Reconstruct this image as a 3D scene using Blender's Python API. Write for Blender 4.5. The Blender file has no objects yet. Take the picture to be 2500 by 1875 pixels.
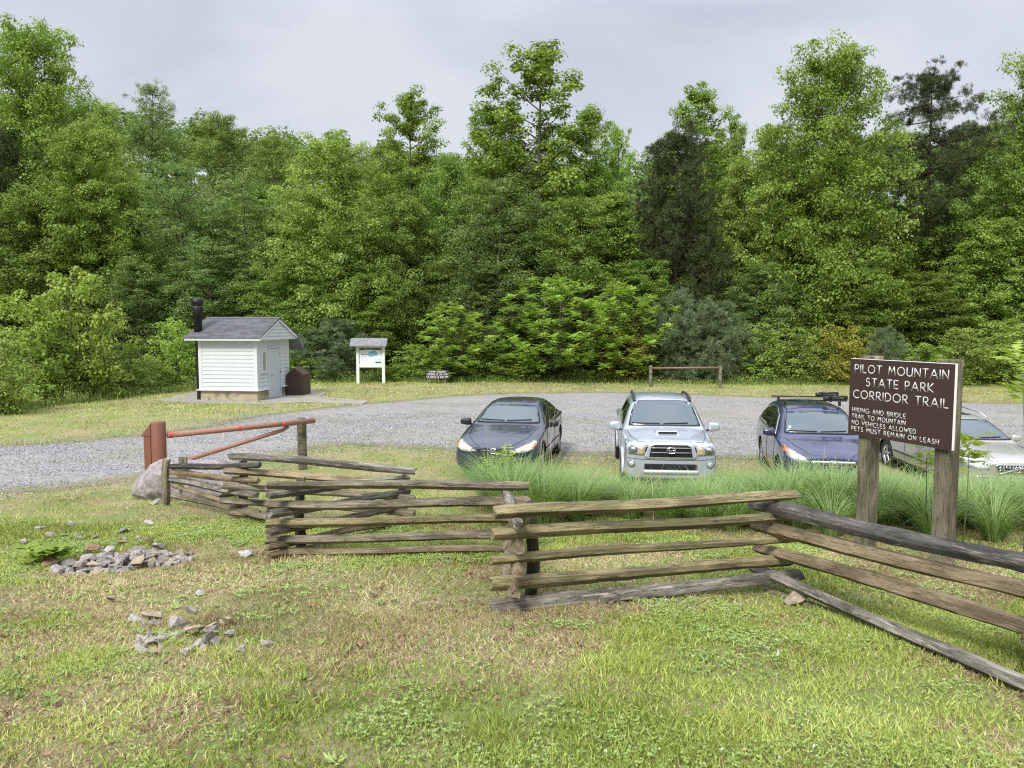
import bpy, bmesh, math
import numpy as np
from mathutils import Vector, Matrix, Euler
from mathutils.bvhtree import BVHTree
from mathutils.geometry import delaunay_2d_cdt
R = math.radians
sc = bpy.context.scene
COL = sc.collection

# ------------------------------------------------------------------ camera
CAM_H = 3.2
F_PX, CX, CY = 1870.0, 1250.0, 937.5
PITCH = math.atan((CY - 790.0) / F_PX)
cam_d = bpy.data.cameras.new('camera')
cam = bpy.data.objects.new('camera', cam_d); COL.objects.link(cam)
cam_d.sensor_width = 36.0; cam_d.lens = 36.0 * F_PX / 2500.0
cam_d.clip_start = 0.05; cam_d.clip_end = 2000
cam.location = (0, 0, CAM_H); cam.rotation_euler = (R(90) - PITCH, 0, 0)
sc.camera = cam
CP, SP = math.cos(PITCH), math.sin(PITCH)

def at(x, y, Y):
    """world point seen at photo pixel (x, y) standing Y metres in front of the viewpoint"""
    u, v = (x - CX) / F_PX, -(y - CY) / F_PX
    dy, dz = CP + v * SP, -SP + v * CP
    t = Y / dy
    return Vector((u * t, Y, CAM_H + dz * t))

# ------------------------------------------------------------------ helpers
def tag(o, label=None, cat=None, group=None, kind=None):
    if label: o['label'] = label
    if cat: o['category'] = cat
    if group: o['group'] = group
    if kind: o['kind'] = kind
    return o

def link(o, parent=None):
    COL.objects.link(o)
    if parent is not None: o.parent = parent
    return o

def empty(name, loc=(0, 0, 0), rot=(0, 0, 0), label=None, cat=None, group=None):
    o = bpy.data.objects.new(name, None)
    o.empty_display_size = 0.2
    o.location = loc; o.rotation_euler = rot
    link(o); tag(o, label, cat, group)
    return o

def np_mesh(name, V, F, mats, rnd=None, smooth=False, matidx=None):
    V = np.ascontiguousarray(V, dtype=np.float32); F = np.ascontiguousarray(F, dtype=np.int32)
    me = bpy.data.meshes.new(name)
    me.vertices.add(len(V)); me.vertices.foreach_set('co', V.ravel())
    me.loops.add(F.size); me.loops.foreach_set('vertex_index', F.ravel())
    me.polygons.add(len(F))
    me.polygons.foreach_set('loop_start', np.arange(0, F.size, F.shape[1], dtype=np.int32))
    if not isinstance(mats, (list, tuple)): mats = [mats]
    for m in mats: me.materials.append(m)
    if matidx is not None: me.polygons.foreach_set('material_index', np.asarray(matidx, dtype=np.int32))
    me.update(calc_edges=True)
    if rnd is not None:
        a = me.attributes.new('rnd', 'FLOAT', 'FACE'); a.data.foreach_set('value', np.asarray(rnd, dtype=np.float32))
    me.polygons.foreach_set('use_smooth', np.full(len(F), smooth, dtype=bool))
    return me

def mesh_obj(name, me, parent=None, loc=None, rot=None):
    o = bpy.data.objects.new(name, me)
    if loc is not None: o.location = loc
    if rot is not None: o.rotation_euler = rot
    return link(o, parent)

class MB:
    """collects shapes and links them as one mesh object"""
    def __init__(s): s.v = []; s.f = []; s.m = []; s.sm = []
    def add(s, vs, fs, mi=0, smooth=False):
        b = len(s.v); s.v += [tuple(v) for v in vs]
        for f in fs: s.f.append(tuple(i + b for i in f)); s.m.append(mi); s.sm.append(smooth)
        return s
    def box(s, c, d, rot=None, mi=0, bev=0.0):
        bm = bmesh.new(); bmesh.ops.create_cube(bm, size=1.0)
        for v in bm.verts: v.co = Vector((v.co.x * d[0], v.co.y * d[1], v.co.z * d[2]))
        if bev > 0: bmesh.ops.bevel(bm, geom=bm.edges[:], offset=bev, segments=2, affect='EDGES', profile=0.5)
        M = rot.to_matrix() if isinstance(rot, Euler) else (rot if rot is not None else Matrix.Identity(3))
        bm.verts.index_update()
        s.add([M @ v.co + Vector(c) for v in bm.verts], [[v.index for v in f.verts] for f in bm.faces], mi)
        bm.free(); return s
    def prism(s, pts, y0, y1, mi=0, axes='xzy'):
        """polygon pts in the plane of axes[0], axes[1] extruded along axes[2]"""
        n = len(pts); ix = {'x': 0, 'y': 1, 'z': 2}; vs = []
        for yy in (y0, y1):
            for p in pts:
                v = [0, 0, 0]; v[ix[axes[0]]] = p[0]; v[ix[axes[1]]] = p[1]; v[ix[axes[2]]] = yy; vs.append(v)
        fs = [list(range(n)), list(range(2 * n - 1, n - 1, -1))]
        for i in range(n): j = (i + 1) % n; fs.append([i, i + n, j + n, j])
        return s.add(vs, fs, mi)
    def tube(s, pts, rad, n=10, mi=0, caps=True, smooth=True):
        pts = [Vector(p) for p in pts]
        if not hasattr(rad, '__len__'): rad = [rad] * len(pts)
        vs = []; fs = []; up = Vector((0, 0, 1)); a = None
        for i, p in enumerate(pts):
            d = (pts[min(i + 1, len(pts) - 1)] - pts[max(i - 1, 0)]).normalized()
            if a is None:
                a = d.cross(up)
                if a.length < 1e-3: a = d.cross(Vector((1, 0, 0)))
            else: a = a - d * a.dot(d)
            a.normalize(); b = d.cross(a)
            for k in range(n):
                t = 2 * math.pi * k / n
                vs.append(p + (a * math.cos(t) + b * math.sin(t)) * rad[i])
        for i in range(len(pts) - 1):
            for k in range(n):
                k2 = (k + 1) % n
                fs.append([i * n + k, i * n + k2, (i + 1) * n + k2, (i + 1) * n + k])
        s.add(vs, fs, mi, smooth)
        if caps:
            b0 = len(s.v) - len(vs)
            s.f.append(tuple(b0 + k for k in range(n - 1, -1, -1))); s.m.append(mi); s.sm.append(False)
            s.f.append(tuple(b0 + (len(pts) - 1) * n + k for k in range(n))); s.m.append(mi); s.sm.append(False)
        return s
    def lathe(s, prof, n=24, c=(0, 0, 0), axis='z', mi=0, smooth=True):
        vs = []; fs = []; c = Vector(c)
        for r, h in prof:
            for k in range(n):
                t = 2 * math.pi * k / n; x, y = r * math.cos(t), r * math.sin(t)
                vs.append(c + (Vector((x, y, h)) if axis == 'z' else Vector((x, h, y)) if axis == 'y' else Vector((h, x, y))))
        for i in range(len(prof) - 1):
            for k in range(n):
                k2 = (k + 1) % n; fs.append([i * n + k, i * n + k2, (i + 1) * n + k2, (i + 1) * n + k])
        return s.add(vs, fs, mi, smooth)
    def build(s, name, mats, parent=None, loc=None, rot=None, bev=0.0):
        me = bpy.data.meshes.new(name)
        me.from_pydata(s.v, [], s.f)
        for m in (mats if isinstance(mats, (list, tuple)) else [mats]): me.materials.append(m)
        me.polygons.foreach_set('material_index', s.m)
        me.polygons.foreach_set('use_smooth', s.sm)
        bm = bmesh.new(); bm.from_mesh(me); bmesh.ops.recalc_face_normals(bm, faces=bm.faces[:]); bm.to_mesh(me); bm.free()
        me.update()
        o = mesh_obj(name, me, parent, loc, rot)
        if bev > 0:
            m = o.modifiers.new('bevel', 'BEVEL'); m.width = bev; m.segments = 2; m.limit_method = 'ANGLE'; m.angle_limit = R(40)
        return o

def vnoise(x, y, scale, seed=0):
    """smooth value noise in 0..1 for arrays"""
    g = np.random.default_rng(seed).random((97, 97))
    u = np.asarray(x) / scale + 37.3; v = np.asarray(y) / scale + 11.7
    iu = np.floor(u).astype(int); iv = np.floor(v).astype(int)
    fu = u - iu; fv = v - iv; fu = fu * fu * (3 - 2 * fu); fv = fv * fv * (3 - 2 * fv)
    a = g[iu % 97, iv % 97]; b = g[(iu + 1) % 97, iv % 97]; c = g[iu % 97, (iv + 1) % 97]; d = g[(iu + 1) % 97, (iv + 1) % 97]
    return (a * (1 - fu) + b * fu) * (1 - fv) + (c * (1 - fu) + d * fu) * fv

def sstep(a, b, x):
    t = np.clip((np.asarray(x, dtype=float) - a) / (b - a), 0, 1); return t * t * (3 - 2 * t)

# ------------------------------------------------------------------ terrain
_PY = [-30, 0, 3.45, 5.0, 6.2, 7.3, 8.45, 10.3, 12.4, 14.3, 16]
_PZ = [3.2, 1.65, 1.20, 1.00, 0.83, 0.70, 0.58, 0.42, 0.22, 0.03, 0.0]
def zg(X, Y):
    X = np.asarray(X, dtype=float); Y = np.asarray(Y, dtype=float)
    bank = np.interp(Y, _PY, _PZ)
    lotz = -0.035 * np.clip(X, 0, 13) * (1 - .6 * sstep(24, 38, Y))
    far = sstep(8.5, 14.5, Y)
    z = bank + lotz * far
    z = z - 0.12 * sstep(1.5, 4.0, X) * np.exp(-((Y - 14.0) / 1.6) ** 2)
    near = 1 - sstep(10, 13, Y)
    z = z + near * ((vnoise(X, Y, 1.1, 3) - .5) * 0.05 + (vnoise(X, Y, .35, 4) - .5) * 0.018)
    # hollow under the rock pile
    z = z - 0.05 * np.exp(-(((X + 4.15) / 0.9) ** 2 + ((Y - 8.25) / 0.7) ** 2))
    # wooded hills behind the lot
    hill = sstep(50, 122, Y) * (0.88 + 0.2 * vnoise(X, Y, 40, 9)) * np.interp(X, [-90, -55, -42, -22, 0, 30, 60, 90], [25, 24.5, 21, 16.5, 14.5, 16, 20, 21])
    return z + hill + 0.02 * np.clip(Y - 40, 0, 12)

def zf(x, y): return float(zg(np.array([x]), np.array([y]))[0])

def hit(x, y):
    """ground point under a photo pixel"""
    lo, hi = 1.0, 60.0
    for Y in np.arange(2.0, 70, 0.25):
        p = at(x, y, Y)
        if p.z < zf(p.x, Y): hi = Y; lo = Y - .25; break
    for _ in range(20):
        m = (lo + hi) / 2; p = at(x, y, m)
        if p.z < zf(p.x, m): hi = m
        else: lo = m
    p = at(x, y, hi); p.z = zf(p.x, p.y); return p
# ------------------------------------------------------------------ materials
class NT:
    def __init__(s, name):
        s.mat = bpy.data.materials.new(name); s.mat.use_nodes = True
        s.t = s.mat.node_tree; s.t.nodes.clear()
        s.out = s.n('ShaderNodeOutputMaterial')
    def n(s, typ, **kw):
        nd = s.t.nodes.new(typ)
        for k, v in kw.items(): setattr(nd, k, v)
        return nd
    def l(s, a, b): s.t.links.new(a, b); return b
    def val(s, node, name, v):
        node.inputs[name].default_value = v; return node
    def coord(s, kind='Object', scale=(1, 1, 1)):
        tc = s.n('ShaderNodeTexCoord'); mp = s.n('ShaderNodeMapping')
        mp.inputs['Scale'].default_value = scale; s.l(tc.outputs[kind], mp.inputs[0]); return mp.outputs[0]
    def noise(s, vec, scale, detail=4, rough=.6, dist=0.0):
        nd = s.n('ShaderNodeTexNoise'); s.l(vec, nd.inputs['Vector'])
        nd.inputs['Scale'].default_value = scale; nd.inputs['Detail'].default_value = detail
        nd.inputs['Roughness'].default_value = rough; nd.inputs['Distortion'].default_value = dist; return nd.outputs['Fac']
    def voro(s, vec, scale, feature='F1', out='Distance'):
        nd = s.n('ShaderNodeTexVoronoi', feature=feature); s.l(vec, nd.inputs['Vector']); nd.inputs['Scale'].default_value = scale
        return nd.outputs[out]
    def ramp(s, fac, stops, interp='LINEAR'):
        nd = s.n('ShaderNodeValToRGB'); s.l(fac, nd.inputs[0]); cr = nd.color_ramp; cr.interpolation = interp
        while len(cr.elements) > 1: cr.elements.remove(cr.elements[-1])
        for i, (p, c) in enumerate(stops):
            e = cr.elements[0] if i == 0 else cr.elements.new(p)
            e.position = p
            e.color = (c, c, c, 1) if not hasattr(c, '__len__') else (*c, 1)
        return nd.outputs[0]
    def mix(s, fac, a, b, mode='MIX'):
        nd = s.n('ShaderNodeMix', data_type='RGBA', blend_type=mode)
        for sock, v in ((nd.inputs[0], fac), (nd.inputs[6], a), (nd.inputs[7], b)):
            if hasattr(v, 'is_linked') or hasattr(v, 'links'): s.l(v, sock)
            elif hasattr(v, '__len__'): sock.default_value = (*v[:3], 1)
            else: sock.default_value = v
        return nd.outputs[2]
    def math(s, op, a, b=0.0, clamp=False):
        nd = s.n('ShaderNodeMath', operation=op, use_clamp=clamp)
        for i, v in enumerate((a, b)):
            if hasattr(v, 'links'): s.l(v, nd.inputs[i])
            else: nd.inputs[i].default_value = v
        return nd.outputs[0]
    def bump(s, h, strength=.5, dist=.01, normal=None):
        nd = s.n('ShaderNodeBump'); s.l(h, nd.inputs['Height']); nd.inputs['Strength'].default_value = strength
        nd.inputs['Distance'].default_value = dist
        if normal: s.l(normal, nd.inputs['Normal'])
        return nd.outputs[0]
    def pbr(s, col, rough=.6, normal=None, metal=0.0, spec=.5, coat=0.0, coat_r=.03, ior=None, trans=0.0):
        b = s.n('ShaderNodeBsdfPrincipled')
        for nm, v in (('Base Color', col), ('Roughness', rough), ('Metallic', metal)):
            if hasattr(v, 'links'): s.l(v, b.inputs[nm])
            elif hasattr(v, '__len__'): b.inputs[nm].default_value = (*v[:3], 1)
            else: b.inputs[nm].default_value = v
        b.inputs['Specular IOR Level'].default_value = spec
        b.inputs['Coat Weight'].default_value = coat; b.inputs['Coat Roughness'].default_value = coat_r
        if ior: b.inputs['IOR'].default_value = ior
        b.inputs['Transmission Weight'].default_value = trans
        if normal: s.l(normal, b.inputs['Normal'])
        s.l(b.outputs[0], s.out.inputs[0]); s.bsdf = b; return s.mat

def simple(name, col, rough=.6, metal=0.0, spec=.5, coat=0.0, var=0.0, vscale=6.0, bump=0.0, bscale=40, ior=None, coat_r=.03):
    m = NT(name); c = col; nrm = None
    if var > 0:
        f = m.noise(m.coord(), vscale, 5); c = m.mix(f, [k * (1 - var) for k in col], [min(1, k * (1 + var)) for k in col])
    if bump > 0: nrm = m.bump(m.noise(m.coord(), bscale, 3), bump, .003)
    return m.pbr(c, rough, nrm, metal, spec, coat, coat_r, ior)

def leaf_mat(name, c0, c1, c2, transl=.38, rough=.5, spec=.35, hue=.05, val=.25):
    """leaf colour runs c0-c1-c2 over each leaf's own random number; whole plants differ a little too"""
    m = NT(name); a = m.n('ShaderNodeAttribute', attribute_name='rnd')
    col = m.ramp(a.outputs['Fac'], [(0, c0), (.5, c1), (1, c2)])
    oi = m.n('ShaderNodeObjectInfo'); hs = m.n('ShaderNodeHueSaturation')
    h = m.math('MULTIPLY', m.math('SUBTRACT', oi.outputs['Random'], .5), hue)
    m.l(m.math('ADD', h, .5), hs.inputs['Hue'])
    v = m.math('MULTIPLY', m.math('SUBTRACT', oi.outputs['Random'], .5), val)
    m.l(m.math('ADD', v, 1.0), hs.inputs['Value']); m.l(col, hs.inputs['Color'])
    col = hs.outputs[0]
    b = m.n('ShaderNodeBsdfPrincipled'); m.l(col, b.inputs['Base Color']); b.inputs['Roughness'].default_value = rough
    b.inputs['Specular IOR Level'].default_value = spec
    t = m.n('ShaderNodeBsdfTranslucent'); tc = m.mix(1.0, col, (1.15, 1.15, .6), 'MULTIPLY'); m.l(tc, t.inputs['Color'])
    mx = m.n('ShaderNodeMixShader'); mx.inputs[0].default_value = transl
    m.l(b.outputs[0], mx.inputs[1]); m.l(t.outputs[0], mx.inputs[2]); m.l(mx.outputs[0], m.out.inputs[0])
    return m.mat

def wood_mat(name, dark, mid, light, green=(.10, .105, .04), pale=.5, gs=1.0, lich=.5):
    """weathered split wood, grain along the piece's own X"""
    m = NT(name); oi = m.n('ShaderNodeObjectInfo')
    tc = m.n('ShaderNodeTexCoord'); ad = m.n('ShaderNodeVectorMath', operation='ADD')
    cb = m.n('ShaderNodeCombineXYZ'); off = m.math('MULTIPLY', oi.outputs['Random'], 57.0)
    m.l(off, cb.inputs[0]); m.l(off, cb.inputs[1]); m.l(off, cb.inputs[2])
    m.l(tc.outputs['Object'], ad.inputs[0]); m.l(cb.outputs[0], ad.inputs[1])
    def mp(sc_):
        k = m.n('ShaderNodeMapping'); k.inputs['Scale'].default_value = sc_; m.l(ad.outputs[0], k.inputs[0]); return k.outputs[0]
    grain = m.noise(mp((1.2 * gs, 30, 30)), 3.0, 6, .7, .3)
    broad = m.noise(mp((1.0, 4, 4)), 1.6, 4, .6)
    blot = m.noise(mp((3.0, 9, 9)), 1.4, 5, .7)
    c = m.ramp(grain, [(.28, dark), (.47, mid), (.62, mid), (.8, light)])
    c = m.mix(m.ramp(broad, [(.42, 0.0), (.58, .85)]), c, [k * 1.1 for k in dark])
    c = m.mix(m.ramp(blot, [(.50 + .1 * (1 - lich), 0.0), (.62 + .1 * (1 - lich), lich)]), c, green)
    st = m.noise(mp((1.5, 14, 14)), 2.2, 5, .75, .6)
    c = m.mix(m.ramp(st, [(.56, 0.0), (.66, pale)]), c, (.46, .42, .34))
    crack = m.noise(mp((.7, 22, 22)), 2.0, 3, .5, .8)
    ck = m.ramp(crack, [(.485, 0.0), (.50, 1.0), (.515, 0.0)])
    c = m.mix(m.math('MULTIPLY', ck, .5), c, (.012, .010, .008))
    h = m.math('SUBTRACT', m.math('MULTIPLY', grain, .5), ck)
    return m.pbr(c, .85, m.bump(h, .8, .008), spec=.25)

def paint(name, col, metal=.0, flake=0.0, rough=.35, coat=1.0):
    m = NT(name); f = m.noise(m.coord(), 3.0, 4)
    c = m.mix(f, [k * .93 for k in col], [k * 1.07 for k in col])
    return m.pbr(c, rough, None, metal, .5, coat, .03)

M = {}
# ground
def make_ground_mat():
    m = NT('lawn_soil'); g = m.coord('Object')
    n1 = m.noise(g, .9, 6, .65); n2 = m.noise(g, 7, 5, .7); n3 = m.math('ADD', m.math('MULTIPLY', m.noise(g, 45, 5, .75), .5), m.math('MULTIPLY', m.noise(g, 170, 3, .7), .5)); n4 = m.noise(g, .25, 3)
    soil = m.ramp(n2, [(.3, (.10, .07, .04)), (.5, (.20, .15, .085)), (.7, (.30, .24, .145))])
    straw = m.ramp(n3, [(.3, (.13, .11, .05)), (.5, (.33, .28, .15)), (.72, (.52, .46, .28))])
    grass = m.ramp(n3, [(.3, (.08, .11, .03)), (.5, (.21, .26, .08)), (.72, (.36, .41, .16))])
    c = m.mix(m.ramp(n1, [(.38, 0.0), (.6, 1.0)]), straw, grass)
    c = m.mix(m.ramp(m.noise(g, 1.7, 5, .7), [(.58, 0.0), (.70, .8)]), c, soil)
    # forest floor beyond the mown edge
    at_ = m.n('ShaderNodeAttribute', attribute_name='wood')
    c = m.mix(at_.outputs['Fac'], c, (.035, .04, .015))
    return m.pbr(c, .95, m.bump(n3, .8, .03), spec=.1)
M['ground'] = make_ground_mat()
def make_gravel_mat():
    m = NT('crushed_stone'); g = m.coord('Object')
    w = m.noise(g, .22, 4, .6); br = m.noise(g, 1.6, 5, .65)
    streak = m.noise(m.coord('Object', (.25, 1.1, 1)), .9, 5, .65)
    cell = m.n('ShaderNodeTexVoronoi'); m.l(g, cell.inputs['Vector']); cell.inputs['Scale'].default_value = 21
    cell2 = m.n('ShaderNodeTexVoronoi'); m.l(g, cell2.inputs['Vector']); cell2.inputs['Scale'].default_value = 44
    sep = m.n('ShaderNodeSeparateColor'); m.l(cell.outputs['Color'], sep.inputs[0])
    sep2 = m.n('ShaderNodeSeparateColor'); m.l(cell2.outputs['Color'], sep2.inputs[0])
    mixv = m.math('ADD', m.math('MULTIPLY', sep.outputs[0], .55), m.math('MULTIPLY', sep2.outputs[1], .45))
    stone = m.ramp(mixv, [(.1, (.10, .10, .10)), (.42, (.215, .213, .212)), (.7, (.31, .308, .305)), (.95, (.52, .52, .515))])
    fines = m.ramp(br, [(.3, (.255, .23, .195)), (.7, (.36, .33, .285))])
    c = m.mix(m.ramp(streak, [(.42, 0.0), (.62, .8)]), stone, fines)
    weed = m.math('MULTIPLY', m.ramp(m.noise(g, .45, 4, .6), [(.52, 0.0), (.64, 1.0)]), m.ramp(m.noise(g, 9, 5, .75), [(.46, 0.0), (.56, .8)]))
    c = m.mix(weed, c, (.16, .17, .06))
    a = m.n('ShaderNodeAttribute', attribute_name='edge')
    e = m.math('ADD', a.outputs['Fac'], m.math('MULTIPLY', m.math('SUBTRACT', m.noise(g, 2.2, 6, .75), .5), 1.5))
    e2 = m.math('ADD', e, m.math('MULTIPLY', m.math('SUBTRACT', m.noise(g, 20, 4, .8), .5), 1.2))
    dirt = m.ramp(m.noise(g, 24, 4, .7), [(.3, (.13, .10, .055)), (.55, (.24, .20, .115)), (.75, (.34, .30, .19))])
    grs = m.ramp(m.noise(g, 32, 4, .7), [(.3, (.06, .075, .02)), (.6, (.17, .19, .065))])
    dg = m.mix(m.ramp(m.noise(g, 1.2, 5, .7), [(.42, 0.0), (.60, 1.0)]), dirt, grs)
    c = m.mix(m.ramp(e2, [(.25, 1.0), (.85, 0.0)]), c, dg)
    h = m.math('ADD', cell.outputs['Distance'], m.math('MULTIPLY', cell2.outputs['Distance'], .5))
    return m.pbr(c, .85, m.bump(h, .8, .02), spec=.3)
M['gravel'] = make_gravel_mat()
def make_concrete(name, a, b, stain=(.10, .08, .045), amt=.5, s=2.0):
    m = NT(name); g = m.coord('Object')
    c = m.ramp(m.noise(g, s, 6, .7), [(.3, a), (.7, b)])
    c = m.mix(m.ramp(m.noise(g, s * .8, 5, .7, .5), [(.5, 0.0), (.68, amt)]), c, stain)
    return m.pbr(c, .9, m.bump(m.noise(g, 60, 4), .3, .004), spec=.25)
M['pad'] = make_concrete('pad_concrete', (.24, .225, .19), (.36, .34, .29), (.16, .14, .11), .5)
M['found'] = make_concrete('foundation_block', (.33, .27, .18), (.50, .43, .31), (.09, .075, .045), .75, 2.6)
M['foliage_poplar'] = leaf_mat('poplar_leaf', (.115, .195, .026), (.235, .355, .055), (.37, .49, .12), hue=.02)
M['foliage_bright'] = leaf_mat('spring_leaf', (.165, .255, .042), (.285, .405, .08), (.42, .54, .16), hue=.02)
M['foliage_broad'] = leaf_mat('broad_leaf', (.105, .175, .028), (.205, .305, .055), (.32, .42, .11), hue=.02)
M['foliage_dull'] = leaf_mat('dull_leaf', (.100, .165, .042), (.190, .275, .080), (.29, .38, .13), hue=.02)
M['foliage_pine'] = leaf_mat('pine_needle', (.030, .048, .012), (.058, .084, .022), (.105, .135, .036), .12, hue=.02)
M['foliage_white_pine'] = leaf_mat('soft_needle', (.085, .130, .060), (.150, .210, .100), (.240, .300, .135), .15, hue=.02)
M['foliage_sumac'] = leaf_mat('sumac_leaf', (.18, .27, .035), (.30, .42, .07), (.43, .55, .13), hue=.02)
M['foliage_yellow'] = leaf_mat('yellow_leaf', (.22, .24, .035), (.36, .37, .06), (.46, .38, .09))
M['foliage_hill'] = leaf_mat('hill_leaf', (.085, .145, .035), (.155, .240, .060), (.235, .330, .095), hue=.0, val=0)
def bark(name, a, b):
    m = NT(name); g = m.coord('Object', (1, 1, .25)); n = m.noise(g, 9, 5, .7)
    return m.pbr(m.ramp(n, [(.3, a), (.7, b)]), .9, m.bump(n, .8, .03), spec=.15)
M['bark'] = bark('grey_bark', (.035, .03, .022), (.13, .115, .09))
M['bark_pine'] = bark('pine_bark', (.03, .022, .016), (.11, .085, .065))
M['rail_grey'] = wood_mat('rail_wood_grey', (.078, .066, .046), (.245, .208, .142), (.44, .39, .29))
M['rail_tan'] = wood_mat('rail_wood_tan', (.11, .083, .05), (.30, .235, .145), (.50, .42, .29), pale=.3)
M['rail_olive'] = wood_mat('rail_wood_olive', (.10, .085, .045), (.29, .245, .13), (.46, .40, .24), (.13, .13, .035), pale=.25, lich=.7)
M['rail_white'] = wood_mat('rail_wood_white', (.07, .062, .05), (.25, .23, .19), (.50, .47, .41), pale=.95, lich=.3)
M['rail_black'] = wood_mat('rail_wood_black', (.036, .034, .031), (.115, .108, .095), (.42, .37, .27), pale=.6, lich=.1)
M['post_wood'] = wood_mat('post_wood', (.07, .062, .042), (.21, .185, .125), (.37, .33, .24), (.10, .12, .05), pale=.2, gs=.5, lich=.6)
M['post_dark'] = wood_mat('post_wood_dark', (.035, .034, .022), (.085, .080, .05), (.15, .14, .09), (.07, .08, .03), pale=.1, gs=.6, lich=.6)
def make_rock(name, a, b, c):
    m = NT(name); g = m.coord('Object')
    n = m.noise(g, 7, 6, .7, .4); col = m.ramp(n, [(.3, a), (.55, b), (.75, c)])
    return m.pbr(col, .9, m.bump(m.noise(g, 30, 5, .7), .6, .01), spec=.2)
M['rock_grey'] = make_rock('rock_grey', (.17, .15, .13), (.36, .325, .29), (.54, .50, .44))
M['rock_dark'] = make_rock('rock_slate', (.11, .098, .09), (.24, .215, .20), (.37, .34, .31))
M['rock_tan'] = make_rock('rock_tan', (.20, .155, .10), (.38, .31, .22), (.55, .47, .35))
M['rock_rust'] = make_rock('rock_rust', (.16, .09, .06), (.30, .19, .13), (.42, .30, .22))
M['rock_white'] = make_rock('rock_white', (.28, .265, .25), (.45, .43, .41), (.62, .60, .57))
M['boulder'] = make_rock('boulder_stone', (.13, .11, .115), (.31, .28, .275), (.54, .50, .44))
# ------------------------------------------------------------------ vegetation primitives (arrays)
def unit(v): return v / np.maximum(np.linalg.norm(v, axis=-1, keepdims=True), 1e-9)
def rvec(rng, n): return unit(rng.normal(size=(n, 3)))
def leafquads(base, d, s, L, W, cup=.12, mid=.5, droop=0.0):
    """one pointed leaf (4 vertices) per row"""
    L = np.broadcast_to(L, (len(base),))[:, None]; W = np.broadcast_to(W, (len(base),))[:, None]
    n = np.cross(d, s)
    m = base + d * L * mid
    tip = base + d * L - n * L * droop
    l = m + s * W * .5 + n * W * cup; r = m - s * W * .5 + n * W * cup
    V = np.stack([base, l, tip, r], axis=1).reshape(-1, 3)
    F = np.arange(len(V)).reshape(-1, 4)
    return V, F
def strips(base, d0, d1, L, W, k=4):
    """bending blades: direction turns from d0 to d1 along k segments, narrowing to a tip"""
    n = len(base); L = np.broadcast_to(L, (n,)); W = np.broadcast_to(W, (n,))
    side = unit(np.cross(d0, d1) + 1e-6 * np.array([1, .3, .1]))
    p = base.copy(); rows = []
    for i in range(k + 1):
        t = i / k; w = W * (1 - t) ** .7 if i < k else W * .05
        rows.append(p - side * (w * .5)[:, None]); rows.append(p + side * (w * .5)[:, None])
        d = unit(d0 * (1 - t) + d1 * t); p = p + d * (L / k)[:, None]
    V = np.stack(rows, axis=1)                                     # n, 2(k+1), 3
    F = []
    for i in range(k): F.append([2 * i, 2 * i + 1, 2 * i + 3, 2 * i + 2])
    F = (np.array(F)[None] + (np.arange(n) * 2 * (k + 1))[:, None, None]).reshape(-1, 4)
    return V.reshape(-1, 3), F
def cat(parts):
    V = []; F = []; Rn = []; o = 0
    for p in parts:
        V.append(p[0]); F.append(p[1] + o); o += len(p[0])
        if len(p) > 2: Rn.append(p[2])
    return np.concatenate(V), np.concatenate(F), (np.concatenate(Rn) if Rn else None)

# ------------------------------------------------------------------ ground sheet
def axis_pts(segs):
    out = []
    for a, b, st in segs: out += list(np.arange(a, b, st))
    return np.array(out + [segs[-1][1]])
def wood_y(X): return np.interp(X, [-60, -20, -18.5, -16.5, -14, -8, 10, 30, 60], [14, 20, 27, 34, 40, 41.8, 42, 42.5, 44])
xs = axis_pts([(-400, -60, 17), (-60, -14, 1.15), (-14, 14, .2), (14, 60, 1.15), (60, 400, 17)])
ys = axis_pts([(-60, 0, 3), (0, 16, .16), (16, 60, .8), (60, 150, 3), (150, 500, 25)])
gx, gy = np.meshgrid(xs, ys); gz = zg(gx, gy)
V = np.stack([gx, gy, gz], -1).reshape(-1, 3); nx = len(xs); ny = len(ys)
ii, jj = np.meshgrid(np.arange(nx - 1), np.arange(ny - 1)); a = (jj * nx + ii).ravel()
me = np_mesh('ground', V, np.stack([a, a + 1, a + nx + 1, a + nx], 1), M['ground'], smooth=True)
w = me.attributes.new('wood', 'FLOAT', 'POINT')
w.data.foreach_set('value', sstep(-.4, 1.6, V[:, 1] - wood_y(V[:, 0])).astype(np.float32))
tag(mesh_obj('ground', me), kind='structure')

# ------------------------------------------------------------------ gravel lot
UP = [(0, 1088), (181, 1077), (362, 1059), (506, 1041), (615, 1016), (800, 994), (890, 985), (1000, 976), (1100, 966), (1250, 959), (1500, 957), (1800, 966), (2100, 975), (2500, 985)]
LO = [(0, 1205), (200, 1190), (362, 1165), (600, 1135), (700, 1110), (830, 1085), (1080, 1098), (1300, 1108), (1500, 1114), (1700, 1118), (1900, 1122), (2200, 1130), (2500, 1136)]
up = [hit(*p) for p in UP]; lo = [hit(*p) for p in LO]
poly = [(p.x, p.y) for p in lo] + [(45, 20)] + [(45, 36)] + [(p.x, p.y) for p in reversed(up)] + [(-45, 9), (-45, 4)]
poly = np.array(poly)
def sdist(X, Y, P):
    """signed distance, positive inside"""
    X = np.asarray(X, float); Y = np.asarray(Y, float); d = np.full(X.shape, 1e9); ins = np.zeros(X.shape, bool)
    for i in range(len(P)):
        ax, ay = P[i - 1]; bx, by = P[i]; vx, vy = bx - ax, by - ay
        t = np.clip(((X - ax) * vx + (Y - ay) * vy) / (vx * vx + vy * vy), 0, 1)
        d = np.minimum(d, np.hypot(X - ax - t * vx, Y - ay - t * vy))
        if ay != by:
            c = ((ay > Y) != (by > Y)) & (X < (bx - ax) * (Y - ay) / (by - ay) + ax); ins ^= c
    return np.where(ins, d, -d)
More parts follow.
